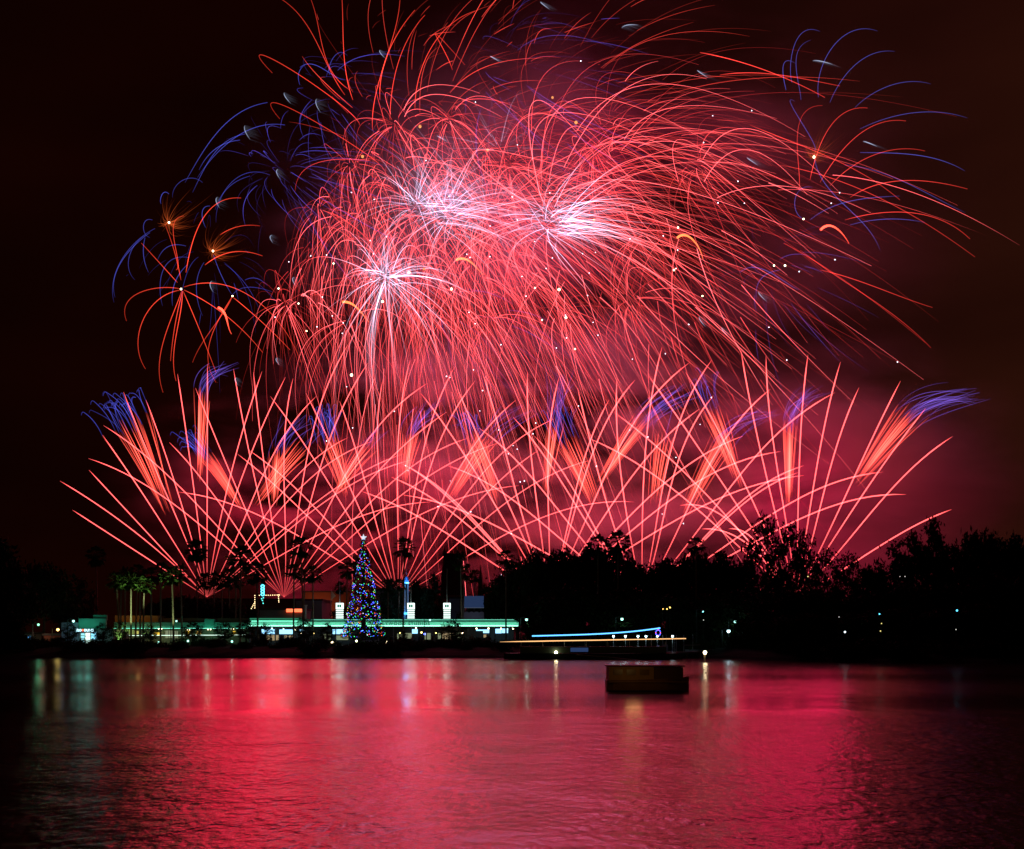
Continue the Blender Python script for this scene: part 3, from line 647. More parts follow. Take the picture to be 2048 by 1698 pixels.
for key, px, top, half, Y, lab in (
    ('dense',1000,1152,30,216,'low dark tree at the left tip of the tree mass, beside the blue billboard'),
    ('dense',1036,1120,44,214,'rounded dark tree rising from the left shoulder of the tree mass'),
    ('broad',1082,1100,48,205,'broad dark tree left of the palm heads in the tree mass'),
    ('dense',1132,1098,46,210,'dark tree with a level top beside the palm heads in the tree mass'),
    ('broad',1182,1090,44,215,'dark tree directly behind the pair of palm heads'),
    ('dense',1232,1094,42,215,'dark tree just right of the pair of palm heads'),
    ('broad',1284,1128,44,210,'lower dark tree in the dip right of the pair of palm heads'),
    ('dense',1334,1114,46,210,'dark tree left of the single palm head above the dock'),
    ('broad',1386,1102,44,215,'dark tree under the single palm head above the dock'),
    ('dense',1436,1102,42,215,'dark tree right of the single palm head above the dock'),
    ('broad',1482,1118,38,210,'low dark tree just left of the tallest airy tree'),
    ('airy',1532,1036,44,200,'tallest airy tree, comet trails showing through its leaves'),
    ('airy',1578,1052,40,205,'airy tree leaning on the right of the tallest airy tree'),
    ('airy',1608,1068,30,200,'thin see-through tree at the foot of the rightmost comet fan'),
    ('airy',1656,1104,44,185,'open rounded tree with red light glinting through its lower crown'),
    ('airy',1702,1112,36,185,'small open tree below the lowest right comet trail'),
    ('broad',1742,1130,36,180,'low tree in the gap right of the rightmost comet fan'),
    ('airy',1788,1088,42,180,'ragged brown-lit tree left of the slim pointed trees'),
    ('slim',1828,1064,30,175,'slim tree just left of the pointed tallest slim one'),
    ('slim',1868,1036,24,175,'pointed tallest slim tree near the right end of the bank'),
    ('dense',1908,1086,36,170,'dark tree between the pointed slim tree and the big black crown'),
    ('broad',1964,1058,52,165,'big black rounded crown near the right edge'),
    ('dense',2036,1068,48,160,'black tree cut by the right edge of the picture')):
    tree(key, px, top, half, Y, lab, G_R)
for i, (px, top, half, Y) in enumerate(((1022,1200,36,216),(1085,1180,52,190),(1140,1172,62,180),(1225,1172,64,178),(1310,1185,60,177),(1395,1180,62,174),(1475,1180,62,172),(1560,1165,64,158),(1640,1178,60,155),(1725,1180,60,152),(1810,1165,62,150),(1895,1155,62,148),(1985,1145,64,146),(2062,1150,50,145),
                                        (1115,1215,46,178),(1260,1220,60,176),(1420,1225,60,173),(1530,1225,60,162),(1600,1225,60,148),(1690,1220,60,145),(1770,1215,60,143),(1850,1210,60,142),(1940,1205,60,141),(2030,1205,60,140))):
    wh = ['under the pair of palm heads','above the moored launch','above the dock lamps','under the airy tree','under the slim pointed tree','at the right edge of the picture'][min(5, max(0, int((px-1000)/175)))]
    tree('bushy' if i % 2 else 'broad', px, top, half, Y, 'black bushy tree in the front row ' + wh, 'black front row trees ' + wh)
G_L = 'trees along the left bank'
for key, px, top, half, Y, lab in (
    ('dense',-8,1078,52,165,'tall black tree cut by the left edge of the picture'),('broad',42,1165,44,180,'black tree behind the left pair of green lamps'),
    ('broad',88,1124,46,200,'rounded dark tree faintly lit at its right side, left of the lone palm'),('dense',132,1176,30,205,'low dark tree left of the lone tall palm'),
    ('airy',165,1160,28,215,'thin dark tree under the lone tall palm'),('bushy',10,1215,46,168,'black bush-like tree by the leftmost green lamp'),
    ('broad',340,1195,42,215,'dark tree behind the right end of the uplit palms'),('broad',372,1190,40,225,'dark tree below the leftmost comet fan'),
    ('bushy',448,1190,48,225,'dark tree behind the row of short black palms'),('bushy',500,1205,40,228,'dark tree left of the bulb-lit frame'),
    ('slim',782,1158,22,235,'narrow dark tree right of the decorated tree'),('dense',836,1160,26,240,'dark tree directly right of the blue lit tower'),
    ('slim',868,1148,18,235,'slim round-headed tree left of the dark theatre'),('broad',975,1195,34,222,'dark tree behind the right end of the green canopy'),
    ('bushy',940,1215,30,225,'dark bushy tree beneath the blue billboard'),('dense',690,1212,24,225,'small dark tree left of the decorated tree')):
    tree(key, px, top, half, Y, lab, G_L)

# ------------------------------------------------------------------ palms
def palm_crown(seed, R, nf, ball=False):
    rs = random.Random(seed); m = MB()
    for k in range(nf):
        az = 2*math.pi*k*.618 + rs.uniform(-.3,.3)
        el = math.radians(rs.uniform(-48, 78)) if not ball else math.radians(rs.uniform(-75, 85))
        L = R*rs.uniform(.5,.66)
        h = Vector((math.cos(az), math.sin(az), 0)); up = Vector((0,0,1))
        d = h*math.cos(el) + up*math.sin(el)
        side = h.cross(up)
        hub = d*L - up*.10*L
        v = [-side*.02, side*.02, hub+side*.02, hub-side*.02]; m.add(v, [(0,1,2,3)])
        nb = 11
        for j in range(nb):
            a = (j/(nb-1)-.5)*2.3 + rs.uniform(-.05,.05)
            bl = R*rs.uniform(.36,.5)*(1-.28*abs(a))
            bd = (d*math.cos(a) + side*math.sin(a)).normalized()
            tip = hub + bd*bl - up*bl*rs.uniform(.22,.55)
            mid = hub + bd*bl*.55 - up*bl*.06
            w = bd.cross(up); w = (w.normalized() if w.length > .1 else side)*R*.062
            m.add([hub, mid-w, tip, mid+w], [(0,1,2,3)])
    for k in range(nf//2):     # hanging dead skirt
        az = rs.uniform(0, 6.28); h = Vector((math.cos(az), math.sin(az), 0)); s2 = Vector((-h.y, h.x, 0))*.07
        m.add([h*.12-s2, h*.12+s2, h*R*rs.uniform(.14,.3)+s2-Vector((0,0,R*rs.uniform(.35,.75))), h*R*.2-s2-Vector((0,0,R*rs.uniform(.35,.7)))], [(0,1,2,3)])
    me = m.mesh('crown'); me.materials.append(M_PALM); return me
PC = [palm_crown(1, 2.0, 44), palm_crown(2, 2.0, 50), palm_crown(3, 2.0, 36), palm_crown(4, 2.0, 80, True)]
def palm(px, py, half, bx, Y, var, label, group='palms along the far shore', gz=1.55):
    x0, x1, zt = X_(bx, Y), X_(px, Y), Z_(py, Y)
    t = thing('palm_tree', label, 'palm', (x0, Y, gz), group)
    H = zt-gz; dx = x1-x0; r = .17
    m = MB(); n = 14
    pts = [(dx*(k/n)**1.6, 0, H*k/n - (.2 if k == 0 else 0)) for k in range(n+1)]
    m.tube(pts, [r*(1.35 if k == 0 else 1.0-.35*k/n + .05*(k % 2)) for k in range(n+1)], 7)
    m.build('trunk', M_PTRUNK, t)
    c = link('crown', PC[var], None, t); c.location = (dx, 0, H)
    s = half*S_(Y)/1.65; c.scale = (s, s, s); c.rotation_euler = (0, 0, (px*.37) % 6.28)
    return t
for a in (
    (192,1110,19,195,225,3,'lone tall palm with a round dark head at the far left'),
    (232,1160,18,239,186,0,'leaning pale-trunked palm, leftmost of the uplit cluster'),(243,1166,17,241,190,1,'straight palm second in the uplit cluster'),
    (251,1150,18,250,198,2,'dim palm between the two left pale trunks of the uplit cluster'),(262,1160,20,262,184,1,'bright green palm with a ringed pale trunk in the uplit cluster'),
    (276,1146,19,271,200,0,'dark palm behind the bright ringed trunk'),(289,1168,19,286,187,2,'bright green palm with a twisted pale trunk'),
    (281,1160,15,280,196,0,'slender palm leaning beside the twisted pale trunk'),(303,1150,18,302,196,1,'dim palm right of the twisted trunk'),
    (322,1143,20,321,200,0,'dark-trunked palm near the right of the uplit cluster'),(344,1152,22,347,184,1,'thick white-trunked palm, rightmost of the uplit cluster'),
    (361,1146,20,364,205,2,'dark palm leaning at the foot of the leftmost comet fan'),
    (392,1098,22,395,222,3,'tall palm with a dense ball head against the leftmost comet fan'),
    (409,1162,18,409,225,0,'short black palm, leftmost of the row before the leftmost fan'),(428,1158,16,428,222,2,'short black palm second in the row before the leftmost fan'),
    (444,1164,17,444,218,1,'short black palm third in the row before the leftmost fan'),(458,1152,18,459,222,0,'short black palm fourth in the row before the leftmost fan'),
    (472,1165,16,471,214,2,'short black palm at the right end of the row'),
    (482,1116,27,480,190,2,'tall black palm with a starry loose head between two fans'),(513,1146,24,516,188,0,'tall black palm with a drooping head left of the cyan neon sign'),
    (601,1094,23,607,192,0,'tallest black palm between the cyan sign and the decorated tree'),(588,1142,17,587,196,1,'black palm close left of the tallest one'),
    (609,1152,15,608,215,2,'small black palm tucked under the tallest one'),(626,1148,19,626,198,0,'black palm close right of the tallest one'),
    (695,1140,18,692,215,1,'black palm just left of the decorated tree'),(712,1136,14,713,222,2,'black palm head half hidden by the decorated tree'),
    (680,1174,12,680,230,3,'small faint green palm over the left lit pylon'),
    (809,1095,22,806,190,0,'tall black palm just left of the blue lit tower'),(776,1172,17,776,225,1,'short black palm left of the blue lit tower'),(798,1170,14,797,228,0,'short black palm at the foot of the third fan'),
    (921,1122,19,924,205,2,'black palm touching the right roof edge of the dark theatre'),(929,1146,17,926,215,1,'lower black palm right of the dark theatre'),
    (950,1152,14,949,225,0,'small black palm left of the thin dark spire'),
    (1012,1117,19,1012,190,1,'black palm poking out of the left shoulder of the tree mass'),(1196,1092,25,1196,195,2,'black palm head in the tree mass, left one of the pair'),
    (1236,1086,27,1236,195,0,'black palm head in the tree mass, right one of the pair'),(1392,1090,18,1392,195,1,'single black palm head in the tree mass above the dock')):
    palm(*a)

# ------------------------------------------------------------------ entrance building with the green canopy
YB = 200.0; sB = S_(YB)
def bx(m, px0, px1, py0, py1, y0, y1): return m.box(X_(px0, YB), X_(px1, YB), y0, y1, Z_(py1, YB), Z_(py0, YB))
eb = thing('entrance_building', 'long low entrance building with a green neon-lit canopy and ticket windows', 'building', (0, YB, 1.6))
off = Vector((0, YB, 1.6))
def part(name, m, mt, parent=eb, o=off):
    me = m.mesh(name); me.transform(__import__('mathutils').Matrix.Translation(-o)); return link(name, me, mt, parent)
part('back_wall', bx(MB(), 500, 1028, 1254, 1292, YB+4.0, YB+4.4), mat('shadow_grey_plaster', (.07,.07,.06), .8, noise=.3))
part('canopy_roof', bx(MB(), 498, 1038, 1238.5, 1240, YB-1.1, YB+4.4), M_TEALD)
part('upper_fascia', bx(MB(), 622, 1036, 1240, 1243.6, YB-1.0, YB-.7), M_TEALD)
part('lower_fascia', bx(MB(), 497, 1037, 1243.8, 1251.6, YB-.6, YB-.3), mat('neon_wash_fascia', (.20,.52,.40), .6, emit=(.20,1,.62), strength=.42))  # neon wash put into the fascia as its own glow
part('soffit', bx(MB(), 497, 1037, 1252.6, 1254, YB-1.3, YB+4.0), M_BROWN)
part('neon_tube', bx(MB(), 499, 1036, 1251.4, 1252.2, YB-1.0, YB-.9), E_TEALW)
part('neon_tube', bx(MB(), 626, 1034, 1239.6, 1240.0, YB-1.25, YB-1.15), emis('dim_teal_neon', (.3,1,.75), 1.6))
part('raised_fascia', bx(MB(), 500, 597, 1236.2, 1242, YB-.2, YB+.1), mat('dim_neon_wash_fascia', (.20,.52,.40), .6, emit=(.12,1,.55), strength=.18))  # weaker neon wash, also given as the panel's own emission
part('neon_tube', bx(MB(), 503, 596, 1242.1, 1242.7, YB-.6, YB-.5), E_TEAL)
part('rounded_corner', MB().tube([(X_(600,YB),YB+.2,Z_(1244,YB)),(X_(600,YB),YB+.2,Z_(1234,YB))], .34, 12), M_TEAL)
for px in (500, 551, 618, 672, 757, 787, 853, 936, 990, 1032):
    part('column', bx(MB(), px-.9, px+.9, 1252.8, 1291, YB-.4, YB), M_GREY)
ft = bpy.data.curves.new('lettering', 'FONT'); ft.body = 'HOLLYWOOD STUDIOS'; ft.size = .86; ft.extrude = .05; ft.space_character = 1.28
to = bpy.data.objects.new('lettering', ft); COL.objects.link(to)
bpy.context.view_layer.update()
tme = bpy.data.meshes.new_from_object(to.evaluated_get(bpy.context.evaluated_depsgraph_get())); bpy.data.objects.remove(to)
wid = max(v.co.x for v in tme.vertices)
lo = link('lettering', tme, mat('dark_letter', (.01,.03,.02), .5), eb)
lo.rotation_euler = (math.pi/2, 0, 0); k_ = (X_(860,YB)-X_(744,YB))/wid; lo.scale = (k_, 1, 1)
lo.location = Vector((X_(744,YB), YB-.75, Z_(1250.6,YB))) - off
# ticket windows: lit menu screens over counters
rw = random.Random(3)
for (a, b, t, bt, warm) in ((520,547,1258.5,1268,0),(556,583,1259,1268,0),(597,606,1259,1263,0),(663,690,1258.5,1268,0),(823,834,1258.5,1267,0),(952,966,1259,1261.5,0),(966,978,1259,1266,0),(990,1003,1257.5,1266.5,0),(1004,1016,1257,1266,0)):
    f = part('screen', bx(MB(), a, b, t, bt, YB+1.2, YB+1.3), E_SCREEN)
    for k in range(max(1, int((b-a)/6))):
        x = rw.uniform(a+.6, b-4); y = rw.uniform(t+.6, bt-3.4)
        part('picture_tile', bx(MB(), x, x+rw.uniform(2,5), y, y+rw.uniform(1.6,4), YB+1.1+k*.01, YB+1.15+k*.01), E_SCREENW, f, Vector((0,0,0)))
for (a, b, t, bt, mt) in ((521,548,1270,1281,E_WARMWIN),(560,580,1271,1281,E_WARMWIN),(640,655,1268,1280,E_GREENWIN),(664,690,1271,1280,E_GREENWIN),(806,820,1266,1277,E_GREENWIN),(846,858,1266,1279,E_GREENWIN),(882,906,1266,1278,E_WARMWIN),(873,879,1266,1278,E_GREENWIN),(910,918,1264,1276,E_GREENWIN),(966,973,1269,1275,E_WARMWIN),(790,803,1267,1278,E_GREENWIN)):
    f = part('window', bx(MB(), a, b, t, bt, YB+3.9, YB+3.96), mt)
    n_ = max(1, int((b-a)/7))
    m_ = MB()
    for k in range(n_+1):
        xx = a + (b-a)*k/n_
        m_.box(X_(xx-.25,YB), X_(xx+.25,YB), YB+3.82, YB+3.88, Z_(bt,YB), Z_(t,YB))
    part('frame', m_, M_DARKM, f, Vector((0,0,0)))
for (px, py, mt, r) in ((591,1259,E_LAMP_W,.16),(627,1267,E_LAMP_Y,.15),(602,1267,E_LAMP_W,.13),(800,1266,E_LAMP_Y,.12),(843,1265,E_LAMP_Y,.17),(849,1268,emis('blue_lamp',(.1,.14,1),9),.20),(872,1266,E_LAMP_Y,.12),(924,1265,E_LAMP_W,.22),(953,1257,E_LAMP_W,.15),(977,1257,E_LAMP_W,.15),(1002,1257,E_LAMP_W,.13),(1015,1258,E_LAMP_T,.12),(1026,1257,E_LAMP_W,.15),(688,1258,E_LAMP_W,.12),(544,1257,E_LAMP_C,.12),(567,1258,E_LAMP_C,.10),(832,1256,E_LAMP_W,.14)):
    p = P(px, py, YB+.6); part('ceiling_lamp', MB().ball(tuple(p), r, 8, 6), mt)
lamp_light(eb, (X_(890,YB), 1.5, 3.2), (1,.8,.5), 22, .4); lamp_light(eb, (X_(560,YB), 1.5, 3.2), (.8,.9,1), 20, .4); lamp_light(eb, (X_(690,YB), 1.5, 3.2), (.8,.9,.8), 16, .4)

# lit pylons on the canopy
E_PYL = emis('pylon_glass', (.80, 1, .92), 1.7)
for px, mast, lab in ((679.5,1150,'lit white pylon left of the decorated tree, mast on top'),(822,1152,'lit white pylon beside the blue lit tower'),(894,1137,'lit white pylon before the dark theatre, tallest mast')):
    YP = 199.4; b = P(px, 1239, YP)
    t = thing('sign_pylon', lab, 'pylon', b, 'lit pylons standing on the green canopy')
    u = S_(YP)
    t0 = MB().box(-7*u, 7*u, -.5, .5, 20.5*u, 33*u).build('sign_box', E_PYL, t)
    for x0 in (-3.9, .35):
        MB().box(x0*u, (x0+3.5)*u, -.56, -.51, 24*u, 29.8*u).build('green_panel', emis('green_emblem', (.01,.30,.18), .6), t0)
    MB().box(-5.2*u, 5.2*u, -.35, .35, 1*u, 20.4*u).build('shaft', mat('pylon_core', (.05,.09,.07), .5), t)
    for k in range(5):
        z = (2.2 + k*3.7)*u
        MB().box(-6.6*u, 6.6*u, -.55, .55, z, z+1.9*u).build('fin', E_PYL, t)
    MB().box(-4*u, 4*u, -.45, .45, -1.2*u, 1*u).build('foot', M_GREY, t)
    MB().tube([(0,0,33*u),(0,0,(1239-mast)*u)], [.07,.035], 6).build('mast', M_STEEL, t)
    lamp_light(t, (0,-1.6,20*u), (.7,1,.85), 30, .5)

# ------------------------------------------------------------------ decorated tree
YT = 193.0; u = S_(YT)
ct = thing('christmas_tree', 'tall cone-shaped decorated tree strung with coloured lights, star on top', 'christmas tree', (X_(727,YT), YT, 1.6))
Ht = Z_(1078,YT)-1.6; Rb = 40*u; zb = Z_(1276,YT)-1.6
def cone_r(z):
    s = (z-zb)/(Ht-zb); return max(.06, Rb*(1-s)**.93*(1+.06*math.sin(s*26)) + .25*(1-s))
rs = np.random.RandomState(5); m = MB()
for k in range(5200):
    s = 1-math.sqrt(rs.rand()) if k % 5 else rs.uniform(.55,1); z = zb + (Ht-zb)*s; a = rs.rand()*6.283; r = cone_r(z)*(.55+.45*rs.rand()**.5)
    c = Vector((r*math.cos(a), r*math.sin(a), z)); d = Vector((math.cos(a), math.sin(a), rs.uniform(-.5,.25))).normalized()
    sd = Vector((-math.sin(a), math.cos(a), rs.uniform(-.4,.4)))*.10; L = .55*(.6+.6*rs.rand())
    m.add([c-sd, c+d*L*.6-sd*1.4, c+d*L, c+d*L*.5+sd*1.4], [(0,1,2,3)])
m.build('crown', mat('fir_needles', (.014,.030,.014), .8), ct)
MB().tube([(0,0,-.2),(0,0,Ht*.5),(0,0,Ht-.6)], [.5,.3,.08], 8).build('trunk', M_BARK, ct)
MB().tube([(0,0,-.1),(0,0,.9)], [2.6,2.4], 20).build('planter', M_GREY, ct)
BULB = [emis('blue_bulb',(.05,.08,1),5,False), emis('green_bulb',(.05,1,.22),2.4,False), emis('red_bulb',(1,.08,.03),2.4,False), emis('amber_bulb',(1,.38,.06),2.4,False), emis('white_bulb',(.8,.85,1),2.4,False), emis('cyan_bulb',(.1,.75,1),2.4,False)]
rest = {i: MB() for i in range(6)}
cand = []
for k in range(600):
    s = 1-math.sqrt(1-rs.rand()*.985) if k % 9 else rs.uniform(.6,1); z = zb + (Ht-zb)*s
    a = rs.rand()*6.283; r = cone_r(z)*(.93+.10*rs.rand())
    c = (r*math.cos(a), r*math.sin(a), z)
    low = s < .28
    w = [.50,.27,.08,.07,.03,.05] if not low else [.40,.24,.15,.11,.06,.04]
    ci = rs.choice(6, p=w); cand.append((c[1], c, ci, rs.uniform(.03,.08)))
cand.sort(key=lambda q: q[0])
for k, (_, c, ci, r) in enumerate(cand):
    if k < 100:
        o = MB().ball((0,0,0), r*1.1, 6, 4).build('light_bulb', BULB[ci], ct); o.location = c
    else: rest[ci].ball(c, r, 6, 4)
big = MB(); slots = []; fcount = []
for i in range(6):
    n0 = len(big.f); big.add(rest[i].v, rest[i].f); fcount.append(len(big.f)-n0)
me = big.mesh('light_bulb')
for i in range(6): me.materials.append(BULB[i])
me.polygons.foreach_set('material_index', sum([[i]*fcount[i] for i in range(6)], [])); 
o = link('light_bulb', me, None, ct); o['kind'] = 'stuff'
poly = [(.62*(1 if k % 2 == 0 else .42)*math.sin(k*math.pi/5), .62*(1 if k % 2 == 0 else .42)*math.cos(k*math.pi/5)) for k in range(10)]
o = MB().prism(poly, -.12, .12).build('star', emis('tree_star', (.75,.85,1), 1.0, False), ct); o.location = (0,0,Ht+.25)
# ------------------------------------------------------------------ structures behind the entrance
def house(name, label, cat, px0, px1, py0, Y, depth, m, roof=M_ROOF, gz=1.6, group=None, overhang=.25):
    x0, x1, z1 = X_(px0, Y), X_(px1, Y), Z_(py0, Y)
    t = thing(name, label, cat, ((x0+x1)/2, Y, gz), group)
    w = (x1-x0)/2
    MB().box(-w, w, 0, depth, -.2, z1-gz-.35).build('wall', m, t)
    MB().box(-w-overhang, w+overhang, -overhang, depth+overhang, z1-gz-.348, z1-gz).build('roof', roof, t)
    return t, w, z1-gz
house('soundstage', 'huge dark warehouse whose roof launches the three left comet fans', 'warehouse', 352, 900, 1197, 400, 50, M_BROWN)
t, w, z = house('soundstage', 'rust red warehouse wall between the tallest palm and the left pylon', 'warehouse', 606, 700, 1182, 300, 25, M_RUST)
lamp_light(t, (-2, -6, z-6), (1,.35,.15), 900, 1)
t, w, z = house('hall', 'dark square hall behind the left pylon', 'building', 592, 644, 1198, 240, 12, M_GREY)
t, w, z = house('neon_shop', 'pale flat-roofed building carrying a red neon sign', 'building', 519, 606, 1216.5, 214, 8, M_GREY)
u4 = S_(214)
sg = MB().box((573-562.5)*u4, (605-562.5)*u4, -.30, -.12, z-(1224.3-1216.5)*u4, z-(1217.8-1216.5)*u4).build('neon_sign', emis('red_neon', (1,.10,.03), 2.2), t)
for k in range(3):
    MB().box((573.5-562.5)*u4, (604.5-562.5)*u4, -.38, -.32, z-(1223.6-k*2.4-1216.5)*u4, z-(1223.1-k*2.4-1216.5)*u4).build('neon_tube', emis('hot_red_neon', (1,.22,.10), 3.5), sg)
cpo = thing('marker_column', 'slim pale column lit green at its foot beside the red neon sign', 'column', P(611.5,1292,206))
MB().box(-.16,.16,-.16,.16,0,(1292-1212)*S_(206)).build('shaft', M_WHITEP, cpo)
MB().box(-.26,.26,-.26,.26,(1292-1212)*S_(206),(1292-1210)*S_(206)).build('cap', M_WHITEP, cpo)
# bulb-lit frame
YFb = 222
fr = thing('bulb_frame', 'square roof frame outlined with warm light bulbs behind the neon shop', 'frame', P(534,1218,YFb))
uf = S_(YFb)
lines = [((510,1191),(559,1190)),((557,1190),(558,1204)),((510,1191),(510,1216)),((510,1204),(503,1217))]
E_BULBW = emis('warm_bulb', (1,.72,.34), 4)
for (a, b) in lines:
    A = P(*a, YFb)-P(534,1218,YFb); B = P(*b, YFb)-P(534,1218,YFb)
    MB().tube([A, B], .07, 6).build('bar', M_DARKM, fr)
    n = max(4, int((B-A).length/.42))
    for k in range(n+1):
        o = MB().ball((0,0,0), .085, 6, 4).build('light_bulb', E_BULBW, fr); o.location = A.lerp(B, k/n)+Vector((0,-.14,0))
# cyan neon blade sign
ns = thing('neon_blade_sign', 'tall cyan neon sign of stacked rings above the pale neon shop', 'neon sign', P(525.5,1216,216))
un = S_(216)
MB().box(-.12,.12,.1,.3,0,(1216-1167)*un).build('post', M_DARKM, ns)
MB().box(-.42,.42,-.04,.1,(1216-1193)*un,(1216-1166)*un).build('board', mat('sign_board', (.02,.10,.14), .5), ns)
E_CY = emis('cyan_neon', (.10,.80,1), 4.5)
for k in range(4):
    zc = (1216-1172.5-k*5.4)*un
    ring = [(.30*math.cos(a), -.10, zc+.26*math.sin(a)) for a in np.linspace(0, 2*math.pi, 13)]
    MB().tube(ring, .075, 5).build('neon_ring', E_CY, ns)
for px, py in ((523.5,1197.5),(527,1195.5),(525,1201),(526.6,1206.5)):
    MB().ball(((px-525.5)*un, -.1, (1216-py)*un), .12, 6, 4).build('neon_drop', emis('teal_drop', (.1,.9,.8), 2.2), ns)
# blue lit tower
YTw = 232; ut = S_(YTw)
tw = thing('lit_tower', 'slim two-legged tower washed in blue light', 'tower', P(813,1290,YTw))
def tz(py): return (1290-py)*ut
for sx in (-1, 1):
    MB().box(sx*3.1*ut-.16, sx*3.1*ut+.16, -.2, .2, 0, tz(1168)).build('leg', M_STEEL, tw)
MB().box(-.18,.18,.25,.45,0,tz(1168)).build('core', M_DARKM, tw)
MB().box(-4.6*ut,4.6*ut,-.45,.45,tz(1168),tz(1160)).build('drum', mat('tower_blue', (.15,.3,.6), .5), tw)
MB().ball((0,0,tz(1157)), 3.7*ut, 12, 8, 1.3).build('dome', mat('tower_blue', (.15,.3,.6), .5), tw)
MB().box(-5.4*ut,5.4*ut,-.62,-.48,tz(1166.6),tz(1165)).build('light_bar', emis('blue_bar', (.12,.55,1), 7), tw)
MB().box(-4.8*ut,4.8*ut,-.5,.5,tz(1229),tz(1225)).build('light_band', emis('blue_band', (.06,.42,1), 3), tw)
MB().tube([(0,0,tz(1150)),(0,0,tz(1138))],[.06,.02],5).build('spike', M_STEEL, tw)
lamp_light(tw, (0,-2.0,tz(1160)), (.08,.38,1), 160, .4); lamp_light(tw, (0,-2.0,tz(1224)), (.08,.38,1), 110, .4); lamp_light(tw, (0,-3.5,tz(1200)), (.6,.7,.9), 60, .4)
# dark theatre with flared roof and horned finials
YTh = 270; uh = S_(YTh)
th = thing('theatre', 'dark theatre with a flared pagoda roof and two horned finials', 'building', P(898,1292,YTh))
def hz(py): return (1292-py)*uh
def hx(px): return (px-898)*uh
MB().box(hx(866),hx(928),.5,12,0,hz(1190)).build('wall', M_BROWN, th)
MB().prism([(hx(880),hz(1190)),(hx(882),hz(1150)),(hx(885),hz(1125)),(hx(886.5),hz(1108)),(hx(925),hz(1110)),(hx(922),hz(1125)),(hx(923),hz(1150)),(hx(928),hz(1190))], 1.5, 9).build('roof', M_ROOF, th)
MB().prism([(hx(884),hz(1109)),(hx(885.5),hz(1104.5)),(hx(905),hz(1106)),(hx(926),hz(1107.5)),(hx(929),hz(1112))], .8, 9.8).build('ridge', M_ROOF, th)
for px, py in ((887.5,1091),(914,1097)):
    MB().tube([(hx(px),4,hz(1107)),(hx(px)-.05,4,hz((py+1107)/2)),(hx(px)-.15,4,hz(py))],[.42,.26,.04],6).build('finial', M_ROOF, th)
t, w, z = house('side_hall', 'grey side hall between the decorated tree and the blue tower', 'building', 748, 806, 1178, 250, 10, M_GREY)
t, w, z = house('side_hall', 'grey side hall right of the rightmost pylon', 'building', 898, 930, 1194, 246, 10, M_GREY)
spt = thing('spire', 'thin dark pointed spire left of the tree mass', 'spire', P(961,1290,300))
us = S_(300)
MB().box(-.75,.75,-.75,.75,0,(1290-1180)*us).build('shaft', M_ROOF, spt)
MB().tube([(0,0,(1290-1180)*us),(0,0,(1290-1130)*us)],[.85,.05],8).build('point', M_ROOF, spt)
bb = thing('billboard', 'wide blue-lit billboard between the theatre and the tree mass', 'billboard', P(948,1292,218))
ub = S_(218)
MB().box(-19.5*ub,19.5*ub,-.12,.12,(1292-1215)*ub,(1292-1192)*ub).build('panel', emis('billboard_blue', (.10,.19,.50), .17), bb)
MB().box(-20*ub,20*ub,-.2,.2,(1292-1216)*ub,(1292-1215.05)*ub).build('frame', emis('billboard_rim', (.3,.38,.55), .2), bb)
for sx in (-14, 0, 14): MB().box(sx*ub-.12,sx*ub+.12,.15,.4,0,(1292-1215)*ub).build('leg', M_DARKM, bb)
lw = thing('scalloped_wall', 'lilac grey wall with a scalloped top under the blue billboard', 'wall', P(948,1292,216))
poly = [(-20*ub,0),(20*ub,0)] + [((20-40*k/24)*ub, (1292-1226+2.2*abs(math.sin(k*math.pi/6)))*ub) for k in range(25)]
MB().prism(poly, 0, .3).build('panel', mat('lilac_plaster', (.34,.33,.42), .8, noise=.5), lw)
lamp_light(lw, (0,-2.5,6), (.6,.65,1), 14, .4)
pn = thing('pennant', 'pale triangular pennant on a pole left of the decorated tree', 'flag', P(662.5,1290,235))
up_ = S_(235)
MB().tube([(0,0,0),(0,0,(1290-1179)*up_)],.05,6).build('pole', M_STEEL, pn)
MB().prism([(.06,(1290-1181)*up_),(.95,(1290-1192)*up_),(.06,(1290-1200)*up_)],-.02,.02).build('cloth', mat('pennant_cloth', (.6,.5,.4), .8), pn)
lamp_light(pn, (1.5,-1.5,(1290-1205)*up_), (1,.8,.6), 14, .2)

# ------------------------------------------------------------------ left shop and long low building
YS = 192; uS = S_(YS)
sh = thing('lakeside_shop', 'lakeside shop with a lit white sign and a green stepped parapet', 'shop', P(172,1292,YS))
def sz(py): return (1292-py)*uS
def sx_(px): return (px-172)*uS
MB().box(sx_(122),sx_(222),1.2,9,-.2,sz(1258.5)).build('wall', M_GREY, sh)
MB().box(sx_(122),sx_(152),.2,1.15,-.2,sz(1245)).build('side_wall', mat('blue_grey_plaster', (.24,.28,.36), .8, noise=.5), sh)
MB().box(sx_(153),sx_(208),.9,1.4,sz(1258),sz(1237)).build('parapet', M_TEALD, sh)
MB().box(sx_(180),sx_(207),1.5,2.0,sz(1240),sz(1229.5)).build('parapet', M_TEALD, sh)
sb = MB().box(sx_(145),sx_(189),.35,.5,sz(1264.6),sz(1257)).build('sign_board', mat('sign_navy', (.01,.03,.06), .5), sh)
def text_mesh(body, size):
    c = bpy.data.curves.new('lettering', 'FONT'); c.body = body; c.size = size; c.extrude = .02
    o = bpy.data.objects.new('lettering', c); COL.objects.link(o); bpy.context.view_layer.update()
    me = bpy.data.meshes.new_from_object(o.evaluated_get(bpy.context.evaluated_depsgraph_get())); bpy.data.objects.remove(o); return me
E_SIGN = emis('sign_white', (.55,.92,1), 3.4)
